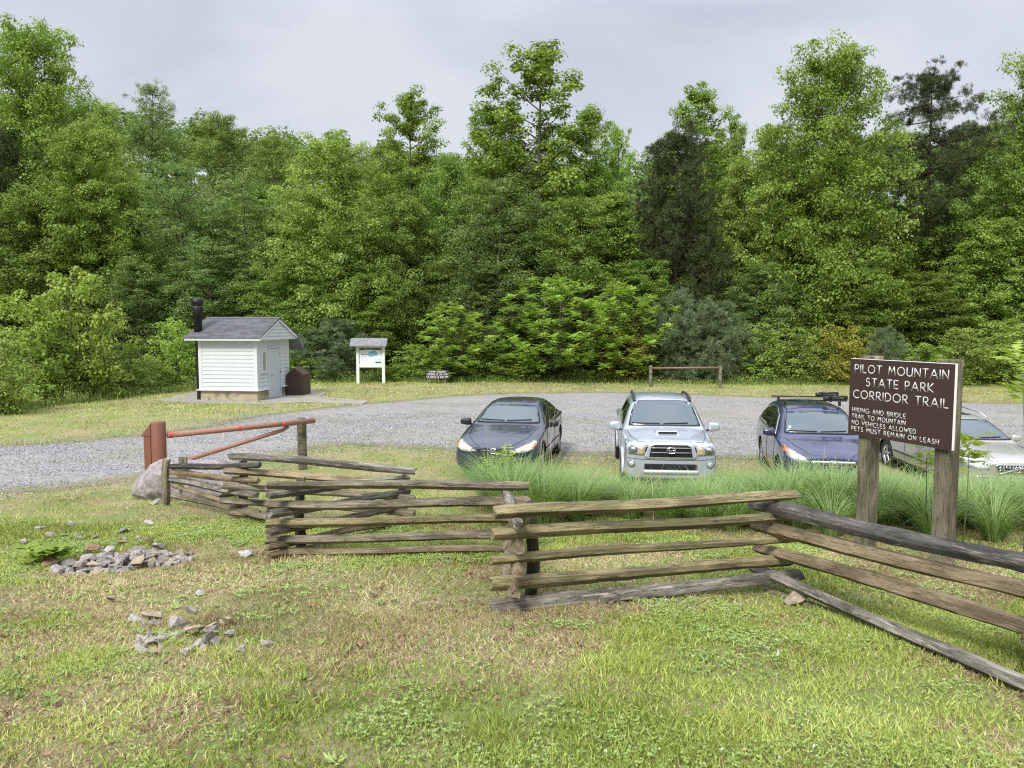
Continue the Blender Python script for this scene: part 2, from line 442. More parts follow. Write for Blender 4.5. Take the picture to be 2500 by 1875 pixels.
gxs = np.arange(-44, 45, .4); gys = np.arange(3, 44, .4); gx, gy = np.meshgrid(gxs, gys)
sd = sdist(gx, gy, poly); V = np.stack([gx, gy, zg(gx, gy) + .009 - .05 * sstep(-.15, -.45, sd)], -1).reshape(-1, 3)
nx = len(gxs); ii, jj = np.meshgrid(np.arange(nx - 1), np.arange(len(gys) - 1)); a = (jj * nx + ii).ravel()
F = np.stack([a, a + 1, a + nx + 1, a + nx], 1); keep = (sd.ravel()[F] > -.5).all(1)
me = np_mesh('gravel_lot', V, F[keep], M['gravel'], smooth=True)
w = me.attributes.new('edge', 'FLOAT', 'POINT'); w.data.foreach_set('value', np.clip(sd.ravel() * .9 + .1, -1, 3).astype(np.float32))
tag(mesh_obj('gravel_lot', me), kind='structure')
def on_gravel(X, Y): return sdist(X, Y, poly)

# ------------------------------------------------------------------ lawn
M['lawn'] = leaf_mat('lawn_blade', (.160, .220, .033), (.345, .42, .088), (.56, .61, .20), .28, hue=0, val=0)
M['straw'] = leaf_mat('straw_blade', (.18, .13, .07), (.42, .335, .185), (.66, .58, .37), .2, hue=0, val=0)
M['clover'] = leaf_mat('clover_leaf', (.13, .205, .04), (.24, .335, .08), (.40, .48, .17), .2, hue=0, val=0)
M['brownleaf'] = leaf_mat('dead_leaf', (.09, .035, .025), (.19, .095, .06), (.34, .22, .13), .1, hue=0, val=0)
M['flower'] = leaf_mat('clover_flower', (.55, .55, .45), (.7, .7, .62), (.8, .8, .75), .2, hue=0, val=0)
rng = np.random.default_rng(11)
def band(n, y0, y1, marg=2.0, k=.70):
    Y = np.sqrt(rng.random(n) * (y1 ** 2 - y0 ** 2) + y0 ** 2)
    X = (rng.random(n) * 2 - 1) * (k * Y + marg)
    return X, Y
ROCKC = (-4.25, 8.2)
def keep_lawn(X, Y, thr=.35):
    s = on_gravel(X, Y) + (vnoise(X, Y, .5, 21) - .5) * 1.3
    k = (s < thr * (rng.random(len(X)) ** 1.5) * 2 - .1) & (Y < wood_y(X) + 1.5)
    k &= ~((((X - ROCKC[0]) / .68) ** 2 + ((Y - ROCKC[1]) / .6) ** 2) < 1)
    b = ((X - BX0) * BU[0] + (Y - BY0) * BU[1]); c = ((X - BX0) * BV[0] + (Y - BY0) * BV[1])
    k &= ~((b > -3.6) & (b < 1.3) & (c > -.15) & (c < 3.6))
    return k
# building frame: corner nearest the lot, U along the door side, V along the far side
_c = hit(629, 981); BX0, BY0 = _c.x, _c.y
BA = R(8.5)
BU = (math.cos(BA), -math.sin(BA)); BV = (math.sin(BA), math.cos(BA))
def greenness(X, Y):
    g = .55 * vnoise(X, Y, 1.6, 31) + .30 * vnoise(X, Y, .5, 32) + .15 * vnoise(X, Y, .16, 33)
    g = g + .12 * sstep(5.5, 3.5, Y)
    g = g - .10 * np.exp(-((Y - 6.5) / 1.5) ** 2) * sstep(3, 0, X) + .10 * sstep(8.2, 9.5, Y) * sstep(12, 11, Y)
    g = g - .17 * np.exp(-((X + .9) / 2.2) ** 2 - ((Y - 5.9) / 1.1) ** 2) - .15 * np.exp(-((X + 3.6) / 1.8) ** 2 - ((Y - 7.6) / 1.5) ** 2) - .12 * np.exp(-((X - 2.0) / 1.0) ** 2 - ((Y - 4.9) / .6) ** 2)
    far = sstep(16, 22, Y); e = wood_y(X) - Y
    g = g * (1 - far) + far * (.40 + .25 * (vnoise(X, Y * 1.6, 2.6, 35) - .5) + .3 * sstep(2.8, .8, e) + .12 * sstep(-6, -12, X) * sstep(1.2, 2.5, on_gravel(X, Y) * -1))
    return g
def blades(X, Y, L, W, lean):
    n = len(X); z = zg(X, Y) - .004
    base = np.stack([X, Y, z], 1); th = rng.random(n) * 2 * np.pi; le = lean * (0.35 + .9 * rng.random(n))
    d = unit(np.stack([np.cos(th) * le, np.sin(th) * le, np.ones(n)], 1))
    s = unit(np.cross(d, rvec(rng, n)))
    return leafquads(base, d, s, L, W, cup=.2, mid=.45, droop=.25)
PG, PS = [], []
for (n, y0, y1, L0, W0, k) in ((400000, 2.6, 6.2, .044, .0072, .72), (265000, 6.2, 10.5, .048, .0100, .72), (70000, 10.5, 16, .055, .011, .72), (45000, 16, 27, .07, .020, .72), (75000, 27, 43, .085, .034, .74)):
    X, Y = band(n, y0, y1, 3.4, k); kk = keep_lawn(X, Y); X = X[kk]; Y = Y[kk]
    g = greenness(X, Y); isg = rng.random(len(X)) < np.clip((g - .385) * 4.2, .07, .90)
    bare = vnoise(X, Y, .8, 41) * .6 + vnoise(X, Y, .22, 42) * .4
    ok = rng.random(len(X)) < np.clip(1.85 - 2.2 * bare, .30, 1)
    for flag, P, lean in ((True, PG, .8), (False, PS, 1.6)):
        q = (isg == flag) & ok; x = X[q]; y = Y[q]; m = len(x)
        hgt = L0 * (.55 + .9 * rng.random(m)) * (1.15 if flag else 1.0) * (.7 + .7 * vnoise(x, y, .3, 43))
        Vv, Ff = blades(x, y, hgt, W0 * (.6 + .7 * rng.random(m)) * (1 if flag else .75), lean)
        r = np.clip(.5 + .8 * (vnoise(x, y, .9, 44) - .5) + .85 * (rng.random(m) - .5), 0, 1)
        P.append((Vv, Ff, r))
Vv, Ff, r = cat(PG); tag(mesh_obj('lawn_grass', np_mesh('lawn_grass', Vv, Ff, M['lawn'], r)), 'short green grass of the mown verge', 'grass', kind='stuff')
Vv, Ff, r = cat(PS); tag(mesh_obj('dry_grass', np_mesh('dry_grass', Vv, Ff, M['straw'], r)), 'dry straw coloured grass in the lawn', 'dry grass', kind='stuff')
# clover and small weeds in patches
X, Y = band(260000, 2.6, 11, 3.4); f = vnoise(X, Y, .45, 51) * .45 + vnoise(X, Y, 1.6, 52) * .25 + vnoise(X, Y, .15, 53) * .3
kk = keep_lawn(X, Y) & (f > .54 + .20 * rng.random(len(X)) - .5 * (greenness(X, Y) - .48)); X = X[kk]; Y = Y[kk]; n = len(X)
P = []
hz = zg(X, Y) + .015 + .025 * rng.random(n); sz = .007 + .008 * rng.random(n) + .0009 * Y
for k in range(3):
    th = rng.random(n) * .5 + k * 2.1 + X * 37; tilt = .25 + .35 * rng.random(n)
    d = unit(np.stack([np.cos(th), np.sin(th), tilt], 1)); s = unit(np.cross(d, np.array([0, 0, 1.0]) + .5 * rvec(rng, n)))
    P.append((*leafquads(np.stack([X, Y, hz], 1), d, s, sz, sz * .95, cup=.1, mid=.6), np.clip(.5 + .8 * (rng.random(n) - .5) + .6 * (f[kk] - .6), 0, 1)))
Vv, Ff, r = cat(P); tag(mesh_obj('clover', np_mesh('clover', Vv, Ff, M['clover'], r)), 'green clover and low weeds in the lawn', 'clover', kind='stuff')
# white clover heads
q = rng.random(n) < .008; X2, Y2, Z2 = X[q], Y[q], hz[q] + .02; P = []
for k in range(9):
    m = len(X2); d = unit(rvec(rng, m) + np.array([0, 0, .4])); s = unit(np.cross(d, rvec(rng, m)))
    P.append((*leafquads(np.stack([X2, Y2, Z2], 1), d, s, .010, .008), rng.random(m)))
Vv, Ff, r = cat(P); tag(mesh_obj('clover_flowers', np_mesh('clover_flowers', Vv, Ff, M['flower'], r)), 'tiny white clover flowers dotted over the lawn', 'flowers', kind='stuff')
# broad weeds, tufts and dead leaves
P = []; PB = []
X, Y = band(1500, 3.1, 11, 1.0); kk = keep_lawn(X, Y) & (vnoise(X, Y, .9, 61) > .42); X = X[kk]; Y = Y[kk]
for x, y in zip(X, Y):
    m = int(rng.integers(5, 10)); th = rng.random() * 6 + np.arange(m) * 2.4 + rng.normal(size=m) * .3; L = (.03 + .05 * rng.random()) * (1 - .04 * np.arange(m))
    b = np.tile([x, y, zf(x, y) + .01], (m, 1)); d = unit(np.stack([np.cos(th), np.sin(th), .15 + .6 * rng.random(m)], 1))
    s = unit(np.cross(d, [0, 0, 1.0])); pt = (*leafquads(b, d, s, L, L * (.2 + .2 * rng.random()), droop=.15), np.full(m, rng.random()) * .8 + .2 * rng.random(m))
    (P if rng.random() < .82 else PB).append(pt)
X, Y = band(22000, 3.1, 10, 1.0); n = len(X)
b = np.stack([X, Y, zg(X, Y) + .012 + .015 * rng.random(n)], 1); th = rng.random(n) * 6.3
d = unit(np.stack([np.cos(th), np.sin(th), .5 * (rng.random(n) - .3)], 1)); s = unit(np.cross(d, np.array([0, 0, 1.]) + .7 * rvec(rng, n)))
q = (vnoise(X, Y, .7, 62) + .5 * vnoise(X, Y, 2.2, 63) - .5 * (greenness(X, Y) - .45)) > .70
Lb = .014 + .028 * rng.random(n); PB.append((*[t for t in leafquads(b[q], d[q], s[q], Lb[q], Lb[q] * .6, cup=.25)], rng.random(q.sum())))
Vv, Ff, r = cat(P); tag(mesh_obj('broadleaf_weeds', np_mesh('broadleaf_weeds', Vv, Ff, M['clover'], r)), 'broad leaved weeds scattered in the lawn', 'weeds', kind='stuff')
Vv, Ff, r = cat(PB); tag(mesh_obj('dead_leaves', np_mesh('dead_leaves', Vv, Ff, M['brownleaf'], r)), 'brown dead leaves and reddish weeds in the lawn', 'dead leaves', kind='stuff')

# ------------------------------------------------------------------ tall fountain grass between the fence and the cars
M['tallgrass'] = leaf_mat('tall_blade', (.10, .175, .04), (.24, .36, .11), (.44, .54, .24), .28, hue=0, val=0)
rng = np.random.default_rng(5)
clumps = []
for Y0 in np.arange(10.35, 13.4, .55):
    for X0 in np.arange(-.9, 10.5, .50):
        x = X0 + rng.normal() * .16; y = Y0 + rng.normal() * .14
        px = CX + x / y * F_PX
        if px < 1165 + 25 * rng.random() + (0 if y > 11 else 60): continue
        if rng.random() < .10: continue
        top = np.interp(px, [1150, 1230, 1330, 1450, 1600, 1750, 1850, 1950, 2100, 2250, 2400, 2600], [1118, 1105, 1135, 1142, 1165, 1165, 1150, 1125, 1140, 1155, 1162, 1155])
        zt = CAM_H - (top - 790) * y / F_PX
        h = np.clip((zt - zf(x, y)) * (.84 + .28 * rng.random()), .3, 1.15)
        clumps.append((x, y, h))
for x, y in ((5.2, 9.3), (5.9, 9.2), (6.3, 9.9), (5.6, 9.9), (6.9, 9.4), (4.1, 9.7), (4.6, 9.9), (3.3, 10.0), (7.5, 9.8), (2.9, 9.95)):
    clumps.append((x, y, .62 + .2 * rng.random()))
P = []
for (x, y, h) in clumps:
    n = int(170 + 120 * rng.random()); th = rng.random(n) * 2 * np.pi; r0 = .10 * np.sqrt(rng.random(n))
    bx = x + r0 * np.cos(th); by = y + r0 * np.sin(th); base = np.stack([bx, by, zg(bx, by) - .01], 1)
    le = .10 + .45 * rng.random(n); o = np.stack([np.cos(th), np.sin(th), np.zeros(n)], 1) + rvec(rng, n) * .25 + np.array([-.18, -.05, 0])
    d0 = unit(o * le[:, None] + np.array([0, 0, 1.0])); d1 = unit(o * (1.0 + .8 * rng.random(n))[:, None] + np.array([0, 0, -.55]) * rng.random((n, 1)) * 1.6 + np.array([0, 0, .25]))
    Lh = h * (1.0 + .45 * rng.random(n)); Vv, Ff = strips(base, d0, d1, Lh, .0095 + .006 * rng.random(n), 5)
    rn = np.clip(.45 + .35 * (vnoise(x, y, .8, 71) - .5) + .5 * (rng.random(n) - .5), 0, 1)
    P.append((Vv, Ff, np.repeat(rn, 5)))
Vv, Ff, r = cat(P); tag(mesh_obj('tall_grass', np_mesh('tall_grass', Vv, Ff, M['tallgrass'], r)), 'tall arching green grass in front of the parked cars', 'grass', kind='stuff')
# straw thatch at its feet and last year's stalks
P = []
for (x, y, h) in clumps:
    n = 26; th = rng.random(n) * 6.3; b = np.stack([x + .2 * np.cos(th), y + .2 * np.sin(th), np.full(n, zf(x, y) + .02)], 1)
    o = np.stack([np.cos(th), np.sin(th), .25 + .3 * rng.random(n)], 1); d1 = o * np.array([1, 1, -.6])
    Vv, Ff = strips(b, unit(o), unit(d1), .25 + .35 * rng.random(n), .005, 3); P.append((Vv, Ff, np.repeat(rng.random(n) * .7, 3)))
STK = [(1190, 11.8, 1.62, .02), (1215, 12.6, 1.2, -.25), (1245, 12.2, 1.15, -.35), (1268, 12.9, 1.1, -.3), (1333, 12.6, 2.05, -.02), (1340, 12.3, 2.1, .03), (1348, 12.9, 1.6, -.1), (1322, 12.8, 1.25, .35),
       (1300, 12.8, 1.0, -.3), (1560, 12.2, .9, -.5), (1715, 12.4, 1.25, 0), (1780, 12.2, 1.1, -.8), (1905, 12, 1.4, -.75), (1930, 12.4, 1.5, -.5), (1965, 12.2, 1.25, -.1),
       (1990, 12.5, 1.3, -.35), (2010, 12.1, 1.2, .1), (2030, 12.3, 1.3, -.6), (2060, 12.1, 1.1, -.5), (2160, 11.9, 1.1, -.15), (2190, 12.1, 1.3, -.1), (2200, 11.6, 1.25, .0), (2215, 12, 1.2, -.12), (2230, 11.8, 1.1, -.05),
       (2350, 10.5, 1.5, .45), (2420, 10.5, 1.7, 0), (2470, 11, 1.0, -.4), (1470, 11.6, .75, .2), (1430, 11.7, .7, -.3), (1830, 12.3, .8, -.9), (1860, 12.2, .9, -.7), (1385, 11.7, .85, .6)]
for px, y, h, lean in STK:
    for k in range(2):
        x = (px + rng.normal() * 6 - CX) / F_PX * y; yy = y + rng.normal() * .1
        b = np.array([[x, yy, zf(x, yy)]]); d0 = unit(np.array([[lean * .8 + rng.normal() * .03, rng.normal() * .1, 1.]])); d1 = unit(np.array([[lean * 1.7 + rng.normal() * .12, rng.normal() * .2, .9]]))
        Vv, Ff = strips(b, d0, d1, np.array([h * (.85 + .3 * rng.random())]), .010, 7); P.append((Vv, Ff, np.full(7, .35 + .5 * rng.random())))
n = 260; X = rng.random(n) * 10 - 1; Y = 10.3 + 3 * rng.random(n); kk = CX + X / Y * F_PX > 1160; X = X[kk]; Y = Y[kk]; n = len(X)
o = rvec(rng, n) * np.array([1, 1, 0]); Vv, Ff = strips(np.stack([X, Y, zg(X, Y)], 1), unit(o * .4 + [0, 0, 1]), unit(o + [0, 0, .3]), .6 + .5 * rng.random(n), .006, 5)
P.append((Vv, Ff, np.repeat(.4 + .6 * rng.random(n), 5)))
Vv, Ff, r = cat(P); tag(mesh_obj('dry_stalks', np_mesh('dry_stalks', Vv, Ff, M['straw'], r)), 'dry straw stalks standing up through the tall grass', 'dry stalks', kind='stuff')

# ------------------------------------------------------------------ rocks
def rock_mesh(name, seed, mat, flat=.6):
    g = np.random.default_rng(seed); bm = bmesh.new()
    pts = g.normal(size=(13, 3)); pts = unit(pts) * (.78 + .22 * g.random((13, 1))) * np.array([1, .72 + .25 * g.random(), flat * (.8 + .5 * g.random())]) * .5
    for p in pts: bm.verts.new(p)
    r = bmesh.ops.convex_hull(bm, input=bm.verts[:])
    bmesh.ops.delete(bm, geom=[v for v in bm.verts if not v.link_faces], context='VERTS')
    bmesh.ops.dissolve_limit(bm, angle_limit=R(8), verts=bm.verts[:], edges=bm.edges[:])
    bmesh.ops.bevel(bm, geom=bm.edges[:], offset=.012, segments=1, affect='EDGES')
    me = bpy.data.meshes.new(name); bm.to_mesh(me); bm.free(); me.materials.append(mat); return me
rng = np.random.default_rng(77)
RM = {}
for key, mt, n in (('grey', 'rock_grey', 5), ('dark', 'rock_dark', 4), ('tan', 'rock_tan', 3), ('rust', 'rock_rust', 2), ('white', 'rock_white', 2)):
    RM[key] = [rock_mesh('rock', 100 + 10 * i + len(key), M[mt], .45 + .12 * i) for i in range(n)]
def rock(key, loc, size, label, group=None, flat=1.0, rz=None):
    o = mesh_obj('rock', RM[key][int(rng.integers(len(RM[key])))], None, loc, (rng.normal() * .35, rng.normal() * .35, rng.random() * 6.3 if rz is None else rz))
    o.scale = (size * (.9 + .3 * rng.random()), size * (.8 + .3 * rng.random()), size * flat)
    return tag(o, label, 'rock', group)
GP = 'rocks heaped in the pile by the leafy plant'
names = {'grey': 'grey angular rock heaped in the rock pile', 'dark': 'dark slate grey rock heaped in the rock pile', 'tan': 'tan brown rock heaped in the rock pile'}
cnt = 0
for layer, nn in ((0, 100), (1, 42)):
    for i in range(nn):
        a = rng.random() * 6.3; rr = math.sqrt(rng.random()) * (1.0 if layer == 0 else .62)
        u = rr * math.cos(a) * .64; v = rr * math.sin(a) * .58
        x = ROCKC[0] + .02 + u + .35 * v; y = ROCKC[1] + v
        s = .10 + .13 * rng.random() ** 1.5
        key = rng.choice(['grey', 'grey', 'dark', 'dark', 'tan'])
        z = zf(x, y) + .02 + .04 * layer * 1.6 * (1 - rr * .6) + .03 * (1 - rr)
        rock(key, (x, y, z), s, names[key], GP + ', ' + key)
for px, py, key, s, lab in ((268, 1352, 'white', .19, 'pale white rock in the middle of the rock pile'), (225, 1350, 'rust', .20, 'rusty orange rock on the left slope of the rock pile'), (336, 1362, 'dark', .25, 'large dark flat rock on the right of the rock pile'),
                            (262, 1378, 'grey', .22, 'big grey rock at the front of the rock pile'), (300, 1338, 'tan', .15, 'buff yellow rock near the top of the rock pile'), (365, 1330, 'tan', .14, 'cream brown rock at the right end of the rock pile'),
                            (125, 1387, 'rust', .22, 'flat rusty slab at the left foot of the rock pile'), (385, 1350, 'grey', .24, 'long light grey rock at the right end of the rock pile'), (196, 1394, 'grey', .19, 'rounded pale grey rock at the front foot of the rock pile')):
    p = hit(px, py); rock(key, (p.x, p.y, p.z + .07), s, lab, flat=.7)
for px, py, key, s, lab in ((372, 1513, 'tan', .16, 'cream layered rock behind the loose rocks in the near lawn'), (555, 1530, 'tan', .15, 'long pale brown rock lying right of the loose rocks'), (515, 1575, 'dark', .13, 'dark slate rock standing in the near lawn'),
                            (520, 1548, 'dark', .10, 'small dark rock beside the long pale brown one'), (430, 1535, 'grey', .15, 'flat grey rock between the loose rocks'), (475, 1548, 'tan', .14, 'low tan rock in the middle of the loose rocks'),
                            (335, 1522, 'grey', .12, 'grey rock at the left end of the loose rocks'), (465, 1502, 'grey', .10, 'small grey rock above the loose rocks'), (490, 1455, 'white', .10, 'whitish rock alone in the lawn behind the loose rocks'),
                            (268, 1472, 'grey', .09, 'small round grey rock alone in the lawn'), (370, 1578, 'grey', .09, 'small pale rock below the loose rocks'), (455, 1605, 'grey', .07, 'little light rock lowest of the loose rocks'),
                            (600, 1358, 'white', .16, 'long pale stone left of the fence corner stack'), (173, 1286, 'white', .10, 'white rock above the left of the rock pile'), (365, 1283, 'white', .11, 'bright white rock behind the rock pile'),
                            (62, 1330, 'white', .10, 'white rock left of the leafy plant'), (70, 1350, 'tan', .17, 'brown rock with a pale top behind the leafy plant'), (378, 1232, 'grey', .16, 'grey rock at the foot of the fence end post'),
                            (126, 1315, 'grey', .11, 'grey rock above the leafy plant'), (155, 1316, 'grey', .09, 'small grey rock right of the one above the leafy plant'), (233, 1318, 'dark', .12, 'dark flat rock in the lawn behind the rock pile'),
                            (188, 1315, 'dark', .10, 'dark pointed rock in the lawn behind the rock pile'), (305, 1305, 'dark', .15, 'dark rock on the back rim of the rock pile'), (100, 1295, 'grey', .12, 'low grey rock far behind the leafy plant'),
                            (1945, 1477, 'tan', .22, 'brown flat stone under the fence corner'), (650, 1581, 'grey', .08, 'small grey rock in the grass right of the loose rocks'), (590, 1600, 'grey', .07, 'tiny grey rock at the lower right of the loose rocks')):
    p = hit(px, py); rock(key, (p.x, p.y, p.z + .04), s * 1.35, lab, flat=.8)

for i in range(30):
    p = hit(330 + 240 * rng.random(), 1500 + 75 * rng.random() + 25); key = rng.choice(['grey', 'grey', 'tan', 'dark'])
    rock(key, (p.x, p.y, p.z + .026), .07 + .08 * rng.random(), {'grey': 'light grey stone half sunk among the loose rocks in the near lawn', 'tan': 'tan stone half sunk among the loose rocks in the near lawn', 'dark': 'slate stone half sunk among the loose rocks in the near lawn'}[key], 'loose stones in the near lawn, ' + key, flat=.7)
for i in range(16):
    p = hit(60 + 300 * rng.random(), 1300 + 40 * rng.random()); rock('grey', (p.x, p.y, p.z + .01), .06 + .07 * rng.random(), 'small grey stone half sunk in the lawn behind the rock pile', 'stones behind the rock pile', flat=.7)

# loose stones strewn over the lot and its verge
M['chips'] = leaf_mat('stone_chip', (.12, .12, .12), (.27, .265, .26), (.50, .50, .50), .0, .85, .3, 0, 0)
X, Y = band(260000, 12.5, 27, 2.0); sdg = on_gravel(X, Y)
kk = (sdg > -1.3) & (rng.random(len(X)) < np.clip(.25 + .35 * (sdg + 1.3), .05, .75) * (.4 + .9 * vnoise(X, Y * 2.2, 1.3, 64))); X = X[kk]; Y = Y[kk]; n = len(X)
d = rvec(rng, n); d[:, 2] *= .5; d = unit(d); s_ = unit(np.cross(d, np.array([0, 0, 1.]) + .6 * rvec(rng, n))); L_ = .018 + .030 * rng.random(n) ** 2
Vv, Ff = leafquads(np.stack([X, Y, zg(X, Y) + .016], 1), d, s_, L_, L_ * .8, cup=.3)
tag(mesh_obj('loose_gravel', np_mesh('loose_gravel', Vv, Ff, M['chips'], rng.random(n))), 'loose crushed stone strewn over the lot and its edge', 'gravel', kind='stuff')
# ------------------------------------------------------------------ lettering drawn as strokes
def _arc(cx, cy, rx, ry, a0, a1, n=10):
    return [(cx + rx * math.cos(R(a0 + (a1 - a0) * i / n)), cy + ry * math.sin(R(a0 + (a1 - a0) * i / n))) for i in range(n + 1)]
GL = {
 'A': (.78, [[(0, 0), (.39, 1), (.78, 0)], [(.13, .30), (.65, .30)]]),
 'B': (.52, [[(0, 0), (0, 1), (.26, 1)] + _arc(.26, .77, .22, .23, 90, -90) + [(0, .54)], [(.26, .54)] + _arc(.26, .27, .26, .27, 90, -90) + [(0, 0)]]),
 'C': (.72, [_arc(.46, .5, .46, .5, 55, 305, 16)]),
 'D': (.66, [[(0, 0), (0, 1), (.2, 1)] + _arc(.2, .5, .46, .5, 90, -90, 14) + [(0, 0)]]),
 'E': (.48, [[(.48, 1), (0, 1), (0, 0), (.48, 0)], [(0, .47), (.42, .47)]]),
 'G': (.82, [_arc(.48, .5, .48, .5, 50, 340, 16) + [(.94, .40), (.56, .40)]]),
 'H': (.62, [[(0, 0), (0, 1)], [(.62, 0), (.62, 1)], [(0, .45), (.62, .45)]]),
 'I': (.0, [[(0, 0), (0, 1)]]),
 'K': (.60, [[(0, 0), (0, 1)], [(.56, 1), (.04, .42), (.60, 0)]]),
 'L': (.46, [[(0, 1), (0, 0), (.46, 0)]]),
 'M': (.86, [[(0, 0), (.13, 1), (.43, .30), (.73, 1), (.86, 0)]]),
 'N': (.64, [[(0, 0), (0, 1), (.64, 0), (.64, 1)]]),
 'O': (.88, [_arc(.44, .5, .44, .5, 0, 360, 24)]),
 'P': (.50, [[(0, 0), (0, 1), (.23, 1)] + _arc(.23, .72, .27, .28, 90, -90) + [(0, .44)]]),
 'R': (.55, [[(0, 0), (0, 1), (.23, 1)] + _arc(.23, .72, .27, .28, 90, -90) + [(0, .44)], [(.2, .44), (.55, 0)]]),
 'S': (.50, [_arc(.25, .75, .22, .25, 40, 250, 10) + _arc(.24, .27, .26, .27, 80, -140, 10)]),
 'T': (.62, [[(.31, 0), (.31, 1)], [(0, 1), (.62, 1)]]),
 'U': (.66, [[(0, 1), (0, .32)] + _arc(.32, .32, .32, .32, 180, 340, 10) + [(.66, .42)], [(.66, 1), (.66, 0)]]),
 'V': (.72, [[(0, 1), (.36, 0), (.72, 1)]]),
 'W': (1.0, [[(0, 1), (.26, 0), (.5, .72), (.74, 0), (1.0, 1)]]),
 '0': (.70, [_arc(.35, .5, .35, .5, 0, 360, 20)]),
 '3': (.48, [_arc(.22, .76, .22, .24, 140, -80, 8) + _arc(.22, .27, .26, .27, 80, -140, 8)]),
 '8': (.56, [_arc(.28, .76, .22, .24, 0, 360, 14), _arc(.28, .27, .28, .27, 0, 360, 14)]),
}
def lettering(mb, text, x0, x1, y0, h, t=.13, gap=.34, space=.55, flat=.14, z=0.0):
    """text from x0 to x1 with its foot at y0, height h, drawn in the XZ plane facing -Y"""
    adv = 0; pos = []
    for ch in text:
        if ch == ' ': adv += space; continue
        pos.append((ch, adv)); adv += GL[ch][0] + gap
    tot = adv - gap; k = (x1 - x0) / (tot * h); r = t * h * .5
    for ch, a in pos:
        for st in GL[ch][1]:
            st = [p for i, p in enumerate(st) if i == 0 or math.dist(p, st[i - 1]) > 1e-4]
            pts = [(x0 + (a + p[0]) * h * k, z, y0 + p[1] * h) for p in st]
            if pts[0] != pts[-1]:
                pts = [pts[0]] + pts
            b = len(mb.v); runs = [[st[0]]]
            for i in range(1, len(st)):
                runs[-1].append(st[i])
                if i + 1 < len(st):
                    d1 = Vector(st[i]) - Vector(st[i - 1]); d2 = Vector(st[i + 1]) - Vector(st[i])
                    if d1.length > 1e-6 and d2.length > 1e-6 and d1.angle(d2) > R(35): runs.append([st[i]])
            # swept round stroke, flattened towards the board
            ends = []
            for rn_ in runs:
                pts2 = [Vector((x0 + (a + p[0]) * h * k, 0, y0 + p[1] * h)) for p in rn_]
                if len(pts2) > 1: mb.tube(pts2, r, 8); ends += [pts2[0], pts2[-1]]
            for i in range(b, len(mb.v)):
                v = mb.v[i]; mb.v[i] = (v[0], z + v[1] * flat, v[2])
            for e in ends:
                mb.lathe([(0, -r * flat), (r * .7, -r * flat * .7), (r, 0), (0, 0)], 10, (e.x, z, e.z), 'y')

# ------------------------------------------------------------------ split rail fence
fence = empty('split_rail_fence', tuple(hit(1250, 1400)), label='weathered zigzag fence of stacked split rails across the lawn', cat='fence')
fence_i = Matrix.Translation(-fence.location)
rng = np.random.default_rng(2024)
def rail(p, q, th, mat, name='rail', sag=0.0, taper=.0, wide=1.15, label=None):
    p, q = Vector(p), Vector(q); d = q - p; L = d.length; g = rng
    n = 26; ns = 6; th = th * 1.03
    ang = (g.random(ns) * .5 + np.arange(ns)) / ns * 2 * np.pi
    rad = .84 + .42 * g.random(ns); k1 = g.random() * 6; k2 = g.random() * 6; vs = []
    bow = (g.random() - .5) * .03
    for i in range(n + 1):
        t = i / n; s = (1 - taper * t) * (1 + .06 * math.sin(t * 5 + k1)) * (.96 + .08 * g.random())
        if i in (0, n): s *= .93
        cx_ = bow * math.sin(math.pi * t) + .008 * math.sin(t * 9 + k2); cz_ = sag * math.sin(math.pi * t) + .008 * math.sin(t * 7 + k1)
        tw = .35 * (t - .5)
        for j in range(ns):
            a = ang[j] + tw; r = rad[j] * (1 + .09 * (g.random() - .5)) * s
            vs.append((t * L + (.02 * math.sin(a * 2 + k1) if i in (0, n) else 0), cx_ + math.cos(a) * r * th * .5 * wide, cz_ + math.sin(a) * r * th * .5))
    fs = []
    for i in range(n):
        for j in range(ns): j2 = (j + 1) % ns; fs.append([i * ns + j, i * ns + j2, (i + 1) * ns + j2, (i + 1) * ns + j])
    fs.append(list(range(ns - 1, -1, -1))); fs.append([n * ns + j for j in range(ns)])
    mb = MB(); mb.add(vs, fs)
    o = mb.build(name, M[mat], fence, bev=.004)
    X = d.normalized(); Yv = Vector((0, 0, 1)).cross(X)
    if Yv.length < .1: Yv = Vector((0, 1, 0)).cross(X)
    Yv.normalize(); Z = X.cross(Yv)
    mt = Matrix((X, Yv, Z)).transposed().to_4x4(); mt.translation = p - fence.location
    o.matrix_local = mt
    if label: o['label'] = label
    return o
def rl(x1, y1, Y1, x2, y2, Y2, px_t, mat, ext=0.0, **k):
    """rail between two pixels at the given distances; px_t is its thickness in pixels at the first end"""
    p, q = at(x1, y1, Y1), at(x2, y2, Y2)
    if ext: q = q + (q - p) * ext
    return rail(p, q, px_t * Y1 / F_PX, mat, **k)
# back panel by the end post (I), J0 - J1
rl(417, 1139, 12.4, 633, 1136, 10.55, 14, 'rail_black')
rl(417, 1154, 12.4, 629, 1176, 10.6, 13, 'rail_tan')
rl(417, 1171, 12.4, 625, 1210, 10.55, 15, 'rail_white')
rl(417, 1184, 12.4, 635, 1249, 10.6, 9, 'rail_tan')
rl(417, 1208, 12.4, 656, 1262, 10.4, 14, 'rail_grey')
# H, J1 - J2
rl(562, 1113, 11.0, 1013, 1150, 10.2, 17, 'rail_white', sag=.02, label='pale topmost rail lying across the back of the zigzag')
rl(548, 1150, 10.9, 1012, 1181, 10.2, 15, 'rail_tan')
rl(546, 1186, 10.9, 1012, 1217, 10.2, 14, 'rail_grey')
rl(537, 1221, 10.9, 1013, 1251, 10.2, 15, 'rail_grey')
rl(560, 1252, 10.9, 1005, 1284, 10.2, 14, 'rail_grey')
